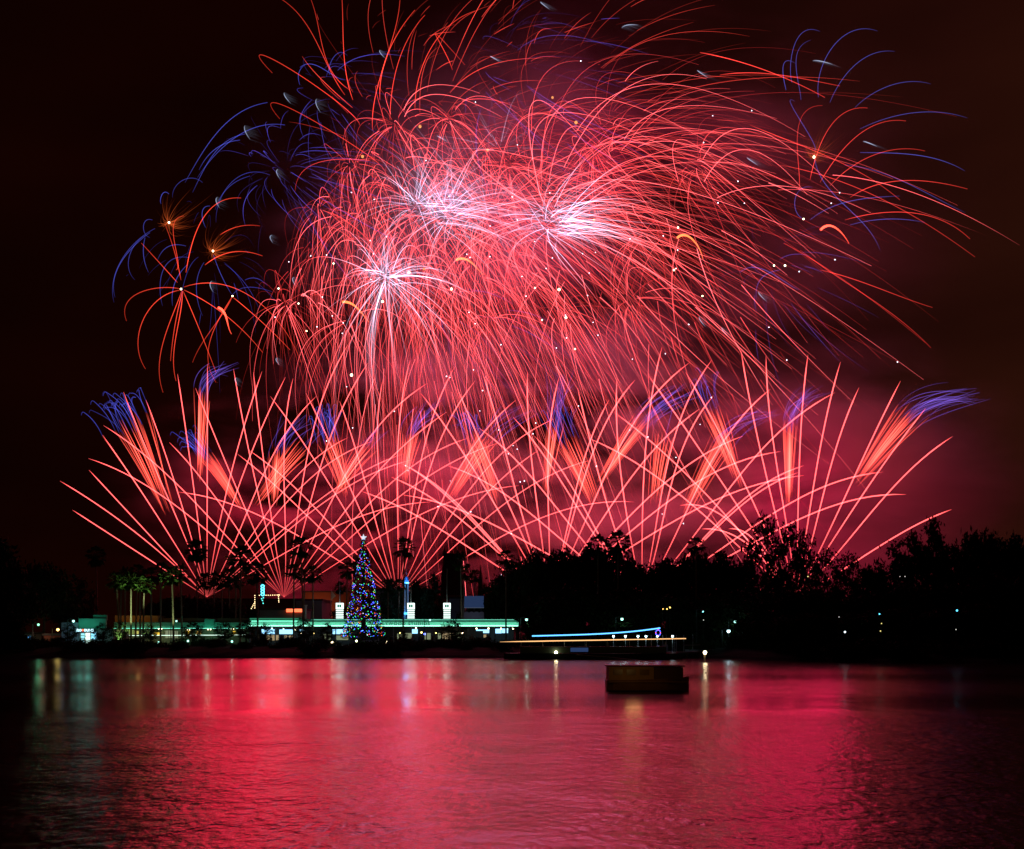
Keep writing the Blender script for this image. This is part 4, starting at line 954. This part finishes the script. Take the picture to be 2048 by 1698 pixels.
for body, a, b in (('DIZLO', 146, 161.3), ('DUS CL.', 167, 188)):
    tm = text_mesh(body, .62); wd = max(v.co.x for v in tm.vertices)
    o = link('lettering', tm, E_SIGN, sb); o.rotation_euler = (math.pi/2,0,0); o.scale = ((b-a)*uS/wd,1,1); o.location = (sx_(a), .30, sz(1262.8))
MB().ball((sx_(164.2), .30, sz(1260.3)), 2.1*uS, 10, 8).build('red_dot', emis('sign_red', (1,.12,.05), 3), sb)
for a, b, t_, bt, mt in ((157,164.5,1266.5,1276,emis('aqua_window',(.35,.9,1),1.1)),(166.5,175.5,1266,1279,emis('pale_window',(.75,1,.92),2.0)),(178,187.5,1266,1278,emis('cyan_window',(.25,.75,1),1.9))):
    f = MB().box(sx_(a),sx_(b),.98,1.08,sz(bt),sz(t_)).build('window', mt, sh)
    MB().box(sx_(a),sx_(b),.90,.96,sz((t_+bt)/2+.5),sz((t_+bt)/2-.5)).build('frame', M_DARKM, f)
    MB().box(sx_(a)-.08,sx_(a)+.04,.88,.97,sz(1287),sz(t_)).build('frame', mat('door_post',(.6,.6,.3),.5), f)
MB().box(sx_(157.5),sx_(163),.98,1.08,sz(1287),sz(1277.2)).build('door', emis('aqua_door',(.35,.9,1),.7), sh)
MB().box(sx_(167.5),sx_(175),.98,1.08,sz(1288),sz(1280.2)).build('door', emis('pale_door',(.6,.9,.8),.8), sh)
lamp_light(sh, (sx_(180),-1.0,sz(1248)), (.12,1,.72), 30, .3); lamp_light(sh, (sx_(163),-.8,sz(1246)), (.12,1,.72), 24, .3)
lamp_light(sh, (sx_(172),-2.5,sz(1275)), (.6,.9,1), 30, .4); lamp_light(sh, (sx_(134),-2.5,sz(1270)), (.55,.65,1), 18, .4); lamp_light(sh, (sx_(205),-3,sz(1272)), (.3,1,.7), 22, .4)
t, w, z = house('low_hut', 'low red-lit hut left of the lakeside shop', 'hut', 88, 122, 1267, 194, 5, M_RUST)
lamp_light(t, (-1.2,-1.6,2.2), (1,.45,.3), 30, .2)
t, w, z = house('kiosk', 'small dark kiosk with blue lit window near the leftmost lamps', 'kiosk', 42, 64, 1264, 196, 4, M_GREY)
uk = S_(196)
MB().box(-4*uk,2*uk,-.06,-.01,z-12*uk,z-8*uk).build('window', emis('teal_pane',(.4,.9,.75),.8), t); MB().box(2.5*uk,8*uk,-.06,-.01,z-16*uk,z-8*uk).build('window', emis('blue_pane',(.15,.5,1),1.4), t)
YL = 207; uL = S_(YL)
lb = thing('long_low_building', 'long low building with an ochre upper wall and green band behind the uplit palms', 'building', P(360,1292,YL))
def lz(py): return (1292-py)*uL
def lx(px): return (px-360)*uL
MB().box(lx(226),lx(496),1.5,9,-.2,lz(1256.5)).build('wall', mat('olive_plaster',(.22,.24,.15),.8,noise=.4), lb)
MB().box(lx(226),lx(312),1.0,6,lz(1244),lz(1231)).build('upper_wall', M_OCHRE, lb)
MB().box(lx(312),lx(496),1.6,6,lz(1244),lz(1236)).build('upper_wall', M_BROWN, lb)
MB().box(lx(226),lx(407),.6,1.2,lz(1256),lz(1244.5)).build('band', M_TEALD, lb)
MB().box(lx(427),lx(496),.6,1.2,lz(1256),lz(1244.5)).build('band', M_TEALD, lb)
MB().box(lx(407.5),lx(426.5),.4,1.4,lz(1256),lz(1238)).build('bay', M_TEALD, lb)
MB().box(lx(226),lx(496),.1,.2,lz(1257.0),lz(1256.3)).build('neon_tube', emis('low_teal_neon',(.2,1,.7),2.2), lb)
for k, (a, b) in enumerate(((226,302),(304,390),(392,462),(466,496))):
    MB().box(lx(a),lx(b),-.9,-.8,lz(1271.6-k*.4),lz(1270.6-k*.4)).build('light_strip', emis('pale_strip',(.72,1,.80),1.9), lb)
for a, b, t_, bt, mt in ((252,262,1259,1269,emis('lime_window',(.55,.75,.2),.35)),(264,272,1262,1268,emis('yellow_window',(.9,.85,.2),.6)),(326,340,1261,1276,E_GREENWIN),(345,351,1262,1276,E_GREENWIN),(303,314,1265,1270,emis('amber_window',(1,.6,.05),1.2)),(366,374,1262,1268,emis('amber_window',(1,.6,.05),1.2)),(388,398,1262,1268,emis('gold_window',(.9,.55,.12),.5)),(462,467,1262,1268,emis('amber_window',(1,.6,.05),1.2))):
    f = MB().box(lx(a),lx(b),1.40,1.46,lz(bt),lz(t_)).build('window', mt, lb)
    MB().box(lx((a+b)/2)-.04,lx((a+b)/2)+.04,1.30,1.38,lz(bt),lz(t_)).build('frame', M_DARKM, f)
for px, py in ((316,1258),(322,1257.5),(374,1259.5),(378,1260),(415,1259),(420,1259),(462,1258),(466,1258)):
    MB().ball((lx(px),.4,lz(py)),.10,6,4).build('ceiling_lamp', E_LAMP_W, lb)
lamp_light(lb, (lx(250),-2.5,lz(1252)), (1,.55,.15), 50, .3); lamp_light(lb, (lx(285),-2.5,lz(1252)), (1,.55,.15), 40, .3)
lamp_light(lb, (lx(417),-1.4,lz(1253)), (.1,1,.7), 36, .3); lamp_light(lb, (lx(330),-1,lz(1275)), (.8,.9,.5), 30, .3)
for px, py, h2 in ((413,1226,18),(432,1219,24)):
    t, w, z = house('roof_block', 'small brown roof block %s behind the row of short palms' % ('lower left' if px < 420 else 'taller right'), 'building', px-6, px+8, py, 226, 5, M_BROWN)

# ------------------------------------------------------------------ lamps
def street_lamp(px, py, Y, em, col, W, label, r=.20, gz=1.55, arm=1.0, group='lamp posts along the far shore'):
    p = P(px, py, Y); h = p.z-gz
    t = thing('street_lamp', label, 'street lamp', (p.x-arm, Y, gz), group)
    MB().tube([(0,0,-.2),(0,0,h*.5),(0,0,h+.25)], [.10,.075,.06], 8).build('post', M_DARKM, t)
    MB().tube([(0,0,h+.22),(arm*.55,0,h+.36),(arm,0,h+.30)], [.045,.04,.04], 6).build('arm', M_DARKM, t)
    MB().tube([(arm,0,h+.32),(arm,0,h+.14)], [.10,.30], 10).build('lamp_shade', M_DARKM, t)
    MB().ball((arm,-.04,h-.02), r, 8, 6).build('bulb', em, t)
    lamp_light(t, (arm,-.3,h-.25), col, W, .15)
    return t
for a in (
    (30,1251,188,E_LAMP_G,(.2,1,.5),30,'green glowing lamp post, leftmost in the picture',.24),(77,1249,192,E_LAMP_G,(.2,1,.5),30,'green glowing lamp post over the dark kiosk',.22),
    (116,1259,184,E_LAMP_Y,(1,.75,.2),24,'yellow lamp post beside the red-lit hut',.24),(147,1242,188,E_LAMP_T,(.3,1,.8),22,'teal lamp post at the corner of the lakeside shop',.22),
    (353,1242,196,E_LAMP_T,(.4,1,.85),22,'teal lamp post beside the thick white palm trunk',.16),(860,1240,190,E_LAMP_T,(.5,1,.85),14,'teal lamp post before the canopy, between two right pylons',.15),
    (1053,1239,180,E_LAMP_T,(.4,1,.85),26,'teal lamp post right of the green canopy end',.22),(1244,1238,170,E_LAMP_T,(.4,1,.85),26,'teal lamp post above the blue light trail of the launch',.22),
    (1457,1262,167,E_LAMP_C,(.5,.95,1),26,'brightest cool white lamp post right of the dock',.25),(1470,1243,168,E_LAMP_T,(.45,1,.9),16,'teal lamp post just above the brightest one',.19),
    (1493,1233,170,emis('dim_teal_lamp',(.35,1,.8),4),(.45,1,.9),6,'dim teal lamp post, highest right of the dock',.17),
    (1406,1223,168,emis('dim_cyan_lamp',(.2,.9,.9),5),(.3,.9,.9),4,'small cyan lamp post in the trees above the dock',.10)):
    street_lamp(*a)
# small lights glimmering among the trees on the right
for px, py, Y, em, r in ((1340,1215,168,'y',.13),(1334,1218,168,'y',.11),(1326,1218,168,'y',.09),(1407,1240,167,'w',.07),(1511,1233,168,'w',.07),(1512,1247,168,'w',.07),(1690,1264,139,'c',.12),(1678,1234,139,'w',.06),(1759,1228,134,'b',.10),(1763,1247,133,'y2',.07),(1761,1262,131,'y2',.08),(1914,1221,132,'b',.13),(1912,1259,129,'w',.06),(1480,1281,165,'w',.10),(1800,1153,139,'w',.05),(1810,1153,139,'w',.06),(1616,1153,144,'y2',.08)):
    c = P(px, py, Y)
    word = {'y':'yellow','w':'faint white','c':'white','b':'cyan','y2':'faint yellow'}[em]
    E = {'y':emis('garden_yellow',(1,.72,.15),2.5,False),'w':emis('garden_white',(.6,.62,.55),1.4,False),'c':emis('garden_cool',(.7,.9,1),5,False),'b':emis('garden_cyan',(.1,.65,.9),2.6,False),'y2':emis('garden_dim',(.75,.65,.2),1.6,False)}[em]
    t = thing('garden_light', 'tiny %s garden light glimmering among the black trees at the right' % word, 'light', (c.x, c.y, 1.4), 'tiny %s lights in the right trees' % word)
    MB().tube([(0,.12,0),(0,.12,c.z-1.4)], .03, 5).build('stake', M_DARKM, t)
    MB().ball((0,0,c.z-1.4), r, 6, 5).build('bulb', E, t)
# low path lights along the shore
for px, py, em, col, lab in ((317,1285,E_LAMP_T,(.4,1,.85),'teal path light below the uplit palms'),(376,1282,E_LAMP_T,(.4,1,.85),'teal path light right of the thick white palm trunk'),(464,1283,E_LAMP_T,(.4,1,.85),'teal path light below the short black palms'),(436,1283,emis('dim_path',(.6,.8,.7),5),(.5,.8,.7),'dim path light between two teal ones'),
                         (262,1283,emis('dim_path',(.6,.8,.7),5),(.5,.8,.7),'dim path light under the bright ringed palm trunk'),(664,1284,E_LAMP_W,(1,.85,.6),'warm path light under the left pylon'),(713,1282,emis('olive_path',(.8,.9,.4),8),(.8,.9,.4),'olive path light under the decorated tree'),(773,1284,E_LAMP_W,(1,.75,.5),'warm path light at the right foot of the decorated tree')):
    Y = 176; c = P(px, py, Y)
    t = thing('path_light', lab, 'path light', (c.x, Y, 1.3), 'low path lights along the shore')
    MB().tube([(0,0,-.2),(0,0,c.z-1.3-.1)], .06, 6).build('post', M_DARKM, t)
    MB().ball((0,0,c.z-1.3), .17 if 'dim' not in lab else .09, 8, 6).build('bulb', em, t)
    lamp_light(t, (0,-.1,c.z-1.3+.3), col, 8 if 'dim' not in lab else 2, .1)
# uplights washing the palm cluster
for px, W, lab in ((240,50,'leftmost'),(264,70,'second'),(287,80,'third'),(347,40,'rightmost')):
    Y = 182; t = thing('ground_uplight', 'ground uplight aimed at the uplit palms, %s of four' % lab, 'uplight', (X_(px,Y), Y-.4, 1.55), 'uplights under the palms')
    MB().tube([(0,0,0),(0,.05,.28)], [.16,.20], 10).build('housing', M_DARKM, t)
    MB().tube([(0,.05,.285),(0,.06,.30)], [.17,.17], 10).build('lens', emis('uplight_lens',(.8,1,.75),3,False), t)
    d = bpy.data.lights.new('lamp_glow', 'SPOT'); d.color = (.70,1,.45); d.energy = W*66; d.spot_size = 1.0; d.spot_blend = .6; d.shadow_soft_size = .1
    o = bpy.data.objects.new('lamp_glow', d); COL.objects.link(o); o.parent = t; o.location = (0,-.6,.5); o.rotation_euler = (math.radians(180-18), 0, 0)

# ------------------------------------------------------------------ dock and boats
YD = 157.0; uD = S_(YD)
dk = thing('dock', 'timber boat dock with posts and railing at the foot of the tree mass', 'dock', (X_(1240,YD), YD, 0))
def dx_(px): return (px-1240)*uD
MB().box(dx_(1195),dx_(1400),-.6,4.0,.75,.95).build('deck', M_WOOD, dk)
for px in range(1198, 1401, 25): MB().tube([(dx_(px),-.4,-1),(dx_(px),-.4,.745)], .14, 8).build('pile', M_WOOD, dk)
for px in (1302,1325,1332,1348,1352,1367,1385): MB().tube([(dx_(px),-.3,.955),(dx_(px),-.3,3.4)], .06, 6).build('post', M_STEEL, dk)
MB().tube([(dx_(1367),-.3,1.9),(dx_(1400),-.3,1.95)], .05, 6).build('rail', M_STEEL, dk)
MB().box(dx_(1323),dx_(1335),-.5,-.4,.96,2.0).build('gate', M_STEEL, dk)
for k, px in enumerate((1227,1251,1276,1292,1315,1345)):
    c = P(px, 1272.5, YD+2)
    t = thing('dock_lamp', 'cool white dock lamp on a short post, %s' % ['first from the left','second from the left','third from the left','fourth from the left','fifth, beside the lit wreath','last at the right'][k], 'dock lamp', (c.x, YD+2, .96), 'dock lamps in a row')
    MB().tube([(0,.1,0),(0,.1,c.z-.86)], .05, 6).build('post', M_STEEL, t)
    MB().tube([(0,0,c.z-.96+.30),(0,0,c.z-.96+.12)], [.06,.26], 8).build('lamp_shade', M_DARKM, t)
    MB().ball((0,0,c.z-.96), .17, 8, 6).build('bulb', E_LAMP_C, t)
    lamp_light(t, (0,-.1,c.z-1.3), (.6,.95,1), 7, .15)
wr = thing('wreath', 'round wreath of blue and red lights above the dock end', 'wreath', P(1316,1265.5,YD+1.8))
MB().tube([(.30*math.cos(a),0,.36*math.sin(a)) for a in np.linspace(0,2*math.pi,15)], .12, 6).build('foliage', M_LEAF, wr)
for k in range(16):
    a = k*2*math.pi/16; MB().ball((.34*math.cos(a),-.14,.42*math.sin(a)), .075, 6, 4).build('light_bulb', BULB[0] if k % 4 else BULB[2], wr)
MB().tube([(0,.1,-.42),(0,.1,-Z_(1265.5,YD+1.8)+.95)], .05, 6).build('post', M_DARKM, wr)
lr = thing('life_ring', 'white life ring hung on the dock railing', 'life ring', P(1316,1297,YD-.75))
MB().tube([(.30*math.cos(a),0,.36*math.sin(a)) for a in np.linspace(0,2*math.pi,19)], .085, 8).build('ring', mat('ring_white',(.8,.8,.8),.5), lr)
for px, lab in ((1112,'bright yellow-white light on a water pile left of the dock'),(1410,'bright yellow-white light on a water pile right of the dock')):
    Y = 150 if px < 1200 else 134; c = P(px, 1305, Y)
    t = thing('pile_light', lab, 'light', (c.x, Y, 0), 'lights on water piles')
    MB().tube([(0,.25,-1),(0,.25,c.z+.15)], .12, 8).build('pile', M_WOOD, t)
    MB().ball((0,0,c.z), .22, 8, 6).build('bulb', emis('pile_bulb',(1,.85,.45),14), t)
    lamp_light(t, (0,-.4,c.z+.1), (1,.85,.5), 14, .2)
hd = thing('hedge', 'clipped green hedge beside the dock railing', 'hedge', P(1400,1299,163))
cm, _ = crown_mesh(9, 2.2, .5, .5, 60, 26, .12, .45, .2); cm.materials[0] = mat('clipped_hedge', (.04,.09,.02), .8); link('foliage', cm, None, hd).scale = (1, .4, 1)
MB().box(-2.2,2.2,-.06,.06,-.35,.02).build('edging', M_STEEL, hd)
# long launch moored by the dock; strips stand in for moving boat light trails
YBt = 151.5; ub = S_(YBt)
ln = thing('passenger_launch', 'long moored passenger launch, amber and blue strips standing in for moving boat light trails', 'boat', (X_(1190,YBt), YBt, 0))
def qx(px): return (px-1190)*ub
def qz(py): return Z_(py, YBt)
sec = []
for k in range(25):
    s = k/24; px = 1008 + 356*s
    w = 1.7*min(1, (s/.10)**.5 if s < .10 else 1, ((1-s)/.22)**.6 if s > .78 else 1) + .03
    sec.append((qx(px), w, .75 + .45*max(0, s-.6)**1.3 + .10*(1-s)))
m = MB(); v = []; f = []
for x, w, zt in sec: v += [(x,-w,zt),(x,-w*.82,.1),(x,-w*.3,-.4),(x,w*.3,-.4),(x,w*.82,.1),(x,w,zt)]
for k in range(24):
    for j in range(5): f.append((k*6+j,(k+1)*6+j,(k+1)*6+j+1,k*6+j+1))
    f.append((k*6+5,(k+1)*6+5,(k+1)*6,k*6))
f += [(0,1,2,3,4,5), tuple(24*6+j for j in (5,4,3,2,1,0))]
m.add(v, f); m.build('hull', mat('hull_paint',(.02,.035,.03),.35), ln)
MB().box(qx(1040),qx(1330),-1.35,1.35,.86,1.75).build('cabin_side', mat('cabin_green',(.03,.05,.035),.5), ln)
MB().box(qx(1140),qx(1175),-1.42,-1.36,1.05,1.6).build('window', emis('cabin_blue',(.12,.25,.7),.16), ln)
for px in (1042,1085,1128,1171,1214,1257,1300,1328):
    MB().tube([(qx(px),-1.3,1.755),(qx(px),-1.3,qz(1283))], .045, 6).build('post', M_STEEL, ln)
    MB().tube([(qx(px),1.3,1.755),(qx(px),1.3,qz(1283))], .045, 6).build('post', M_STEEL, ln)
def zroof(px): return Z_(1283.2-(px-1000)/368*6.6, YBt)
m = MB(); n = 20
for k in range(n):
    a, b = 1006+360*k/n, 1006+360*(k+1)/n
    za, zb2 = zroof(a), zroof(b)
    m.add([(qx(a),-1.6,za-.12),(qx(b),-1.6,zb2-.12),(qx(b),1.6,zb2-.12),(qx(a),1.6,za-.12),(qx(a),-1.6,za+.05),(qx(b),-1.6,zb2+.05),(qx(b),1.6,zb2+.05),(qx(a),1.6,za+.05)],
          [(0,3,2,1),(4,5,6,7),(0,1,5,4),(2,3,7,6)] + ([(3,0,4,7)] if k == 0 else []) + ([(1,2,6,5)] if k == n-1 else []))
m.build('roof', mat('canopy_cloth',(.06,.05,.04),.8), ln)
MB().tube([(qx(px),-1.68,zroof(px)-.03) for px in range(1000,1369,16)], [.015,.03,.05,.06]+[.07]*12+[.06]*8, 6).build('amber_light_trail', emis('amber_trail',(1,.52,.20),1.5), ln)  # amber streak of a moving boat light, laid along the eave as a glowing tube
blue = fit([(1064,1272),(1130,1270.3),(1200,1267.5),(1250,1264.5),(1290,1260),(1320,1256)], 24)
MB().tube([(qx(x),-.2,qz(y)) for x, y in blue], .085, 6).build('blue_light_trail', emis('blue_trail',(.10,.42,1),2.6), ln)  # blue streak of a moving boat light, drawn as a glowing tube
for x, y in blue[1::4]: MB().tube([(qx(x),-.2,zroof(x)+.05),(qx(x),-.2,qz(y))], .03, 5).build('bracket', M_DARKM, ln)
rp = MB().tube([P(x, y, YY) for x, y, YY in ((1150,1309,150),(1215,1314,147),(1275,1320,138),(1300,1326,128),(1320,1332,118))], .03, 5)
o = rp.build('mooring_rope', mat('rope',(.5,.35,.25),.8)); tag(o, 'thin pale mooring rope running down from the launch to the water', 'rope')
# small brown tender, nearer
YN = 62.0; uN = S_(YN)
tb = thing('tender_boat', 'small covered brown boat, amber at its left half, nearest on the water', 'boat', (X_(1290,YN), YN, 0))
def nx_(px): return (px-1290)*uN
v = []; f = []
for k in range(15):
    s = k/14; x = nx_(1212)+ (nx_(1378)-nx_(1212))*s
    w = .95*min(1, .72+s*3 if s < .1 else 1, ((1-s)/.3)**.6 if s > .7 else 1)+.02
    zt = .62+.20*s*s
    v += [(x,-w,zt),(x,-w*.8,.05),(x,-w*.25,-.25),(x,w*.25,-.25),(x,w*.8,.05),(x,w,zt)]
for k in range(14):
    for j in range(5): f.append((k*6+j,(k+1)*6+j,(k+1)*6+j+1,k*6+j+1))
    f.append((k*6+5,(k+1)*6+5,(k+1)*6,k*6))
f += [(0,1,2,3,4,5), tuple(14*6+j for j in (5,4,3,2,1,0))]
m = MB(); m.add(v, f); m.build('hull', mat('brown_hull',(.20,.085,.025),.6,noise=1), tb)
M_TB = mat('brown_hull',(.20,.085,.025),.6,noise=1)
MB().box(nx_(1215),nx_(1304),-.86,.86,.60,1.36).build('cabin', mat('amber_panel',(.30,.15,.03),.7,noise=1.2), tb)
MB().box(nx_(1304),nx_(1362),-.80,.80,.60,1.33).build('awning_side', mat('brown_canvas',(.10,.035,.02),.8,noise=1.2), tb)
MB().box(nx_(1212),nx_(1366),-.93,.93,1.365,1.44).build('roof', mat('brown_roof',(.10,.045,.02),.8), tb)
for k, px in enumerate((1224,1250,1276)): MB().box(nx_(px),nx_(px+18),-.90,-.865,.92,1.22).build('window', mat('brown_glass',(.16,.08,.02),.3), tb)
MB().box(nx_(1214),nx_(1370),-.99,-.955,.50,.57).build('rub_rail', M_TB, tb)
lamp_light(tb, (nx_(1255), -3.2, 1.5), (1,.60,.18), 12, .5).data.specular_factor = 0  # unseen fill light added off the near side; the boat carries no lamp

# ------------------------------------------------------------------ shrubs along the bank
SHR = []
for sd in (11,12,13):
    cm, C = crown_mesh(sd, 1.5, .85, .8, 36, 30, .17, .55, .15); SHR.append(cm)
stem = MB()
for k in range(5): stem.tube([(0,0,-.2),(.25*math.cos(k*1.26),.25*math.sin(k*1.26),.4),(.6*math.cos(k*1.26),.6*math.sin(k*1.26),.9)], [.05,.04,.015], 5)
stm = stem.mesh('stem'); stm.materials.append(M_BARK)
rq = random.Random(21)
for i in range(86):
    px = -20 + i*24.5 + rq.uniform(-8, 8)
    Y = rq.uniform(163, 180) if px < 1060 else shore_y(X_(px, 140)) + rq.uniform(2, 9)
    if 1190 < px < 1440: Y += 6
    x = X_(px, Y); g = .55+.05*(Y-shore_y(x))
    zone = 'below the lakeside shop' if px < 220 else 'below the uplit palms' if px < 390 else 'below the short black palms' if px < 500 else 'below the ticket windows' if px < 670 else 'at the foot of the decorated tree' if px < 790 else 'below the right pylons' if px < 1050 else 'behind the dock' if px < 1440 else 'at the foot of the black trees at the right'
    t = thing('shrub', 'dark rounded shrub on the bank ' + zone, 'shrub', (x, Y, min(1.55, g)), 'dark bank shrubs ' + zone, rz=rq.uniform(0,6.28))
    s = rq.uniform(.7, 1.25); t.scale = (s*1.15, s*1.15, s*rq.uniform(.75,1.05))
    link('foliage', SHR[i % 3], None, t); link('stem', stm, None, t)
for i in range(44):
    px = 1066 + i*23.5 + rq.uniform(-8, 8); x = X_(px, 150); Y = max(shore_y(x)+16, 150) + rq.uniform(-3, 6); x = X_(px, Y)
    zone = 'behind the launch' if px < 1200 else 'behind the dock lamps' if px < 1440 else 'under the airy trees' if px < 1740 else 'under the black trees near the right edge'
    t = thing('shrub', 'tall black shrub filling the shade ' + zone, 'shrub', (x, Y, 1.3), 'tall black shrubs ' + zone, rz=rq.uniform(0,6.28))
    s = rq.uniform(1.3, 1.7); t.scale = (s*1.2, s*1.2, s*1.5)
    link('foliage', SHR[i % 3], None, t); link('stem', stm, None, t)
# young plaza trees in front of the canopy
for px, top, half, Y, lab in ((205,1247,20,180,'young leafy tree right of the lakeside shop'),(140,1246,15,178,'bare young tree before the shop side wall'),(240,1245,16,182,'leafy young tree at the foot of the uplit palms'),(300,1250,16,184,'leafy young tree right of the twisted palm trunk'),(385,1243,22,182,'leafy young tree before the green band'),(450,1245,22,183,'leafy young tree below the short black palms'),
                              (492,1240,22,184,'leafy young tree before the left canopy end'),(530,1247,14,185,'small leafy tree before the left ticket windows'),(609,1241,20,186,'dark round tree before the canopy under the tallest palm'),(654,1246,14,186,'small dark tree left of the left pylon'),(905,1241,26,186,'dark round tree covering the canopy right of the rightmost pylon'),(806,1262,10,184,'tiny dark tree under the canopy lettering')):
    tree('airy', px, top, half, Y, lab, 'young trees on the plaza', 1.6)

# ------------------------------------------------------------------ people watching from the plaza
def body(seed, pose):
    me = bpy.data.meshes.new('person')
    V = [(0,0,.95),(0,0,1.15),(0,0,1.38),(0,0,1.50),(0,-.02,1.60),(0,-.01,1.70)]
    E = [(0,1),(1,2),(2,3),(3,4),(4,5)]; Rr = [.15,.14,.16,.055,.085,.085]
    st = .10 if pose != 'walk' else .04
    for sx in (-1, 1):
        b = len(V); sw = (sx*.16 if pose == 'walk' else 0)
        V += [(sx*.10,0,.88),(sx*(.10+st*.3),sw*.6-.01,.48),(sx*(.10+st*.5),sw,.07),(sx*(.11+st*.5),sw-.12,.035)]
        E += [(0,b),(b,b+1),(b+1,b+2),(b+2,b+3)]; Rr += [.095,.06,.045,.04]
        b = len(V)
        if pose == 'raise' and sx > 0: arm = [(sx*.20,0,1.38),(sx*.25,-.16,1.30),(sx*.16,-.30,1.52),(sx*.14,-.33,1.60)]
        else: arm = [(sx*.20,0,1.38),(sx*.26,.02+sw*.3,1.12),(sx*.27,-.05-sw*.6,.88),(sx*.27,-.07-sw*.7,.79)]
        V += arm; E += [(2,b),(b,b+1),(b+1,b+2),(b+2,b+3)]; Rr += [.065,.048,.036,.032]
    me.from_pydata(V, E, [])
    o = bpy.data.objects.new('person', me); COL.objects.link(o)
    sk = o.modifiers.new('s', 'SKIN'); sv = me.skin_vertices[0].data
    for i, r in enumerate(Rr): sv[i].radius = (r, r*.85)
    sv[0].use_root = True
    sb_ = o.modifiers.new('d', 'SUBSURF'); sb_.levels = 1
    bpy.context.view_layer.update()
    out = bpy.data.meshes.new_from_object(o.evaluated_get(bpy.context.evaluated_depsgraph_get()))
    bpy.data.objects.remove(o)
    return out
CLO = [mat('navy_clothes',(.03,.035,.07),.9), mat('grey_clothes',(.16,.16,.17),.9), mat('dark_red_clothes',(.14,.03,.03),.9), mat('white_clothes',(.5,.5,.48),.9), mat('black_clothes',(.02,.02,.02),.9)]
SKIN = mat('skin', (.42,.26,.18), .6); HAIR = mat('hair', (.03,.02,.015), .7)
PB = []
for i in range(10):
    b_ = body(i, ('stand','raise','walk')[i % 3])
    for mm in (CLO[i % 5], SKIN, CLO[4]): b_.materials.append(mm)
    for p in b_.polygons:
        z = p.center.z; ax = abs(p.center.x)
        p.material_index = 1 if (z > 1.49 or (ax > .2 and z < .9) or (i % 3 == 1 and p.center.y < -.26 and z > 1.4)) else (2 if z < .93 and ax < .22 else 0)
    PB.append(b_)
hm = MB().ball((0,.02,1.70), .105, 10, 8, 1.05).mesh('hair'); hm.materials.append(HAIR)
pr = random.Random(9)
POS = [pr.uniform(505, 660) for _ in range(22)] + [pr.uniform(780, 1000) for _ in range(30)] + [pr.uniform(660, 780) for _ in range(6)]
for i, px in enumerate(POS):
    Y = pr.uniform(189, 197.5)
    zone = 'before the left ticket windows' if px < 660 else 'near the decorated tree' if px < 780 else 'under the lettered canopy' if px < 880 else 'near the right end of the canopy'
    kind = i % 10
    cl = ['navy','grey','dark red','white','black'][kind % 5]; ps = ['standing','holding up a hand','walking'][kind % 3]
    t = thing('person', 'person in %s top %s %s' % (cl, ps, zone), 'person', (X_(px,Y), Y, 1.61), 'crowd %s in %s tops %s' % (ps, cl, zone), rz=pr.uniform(-2.6,2.6))
    t.scale = (1,1,pr.uniform(.93,1.05))
    link('body', PB[kind], None, t); link('hair', hm, None, t)
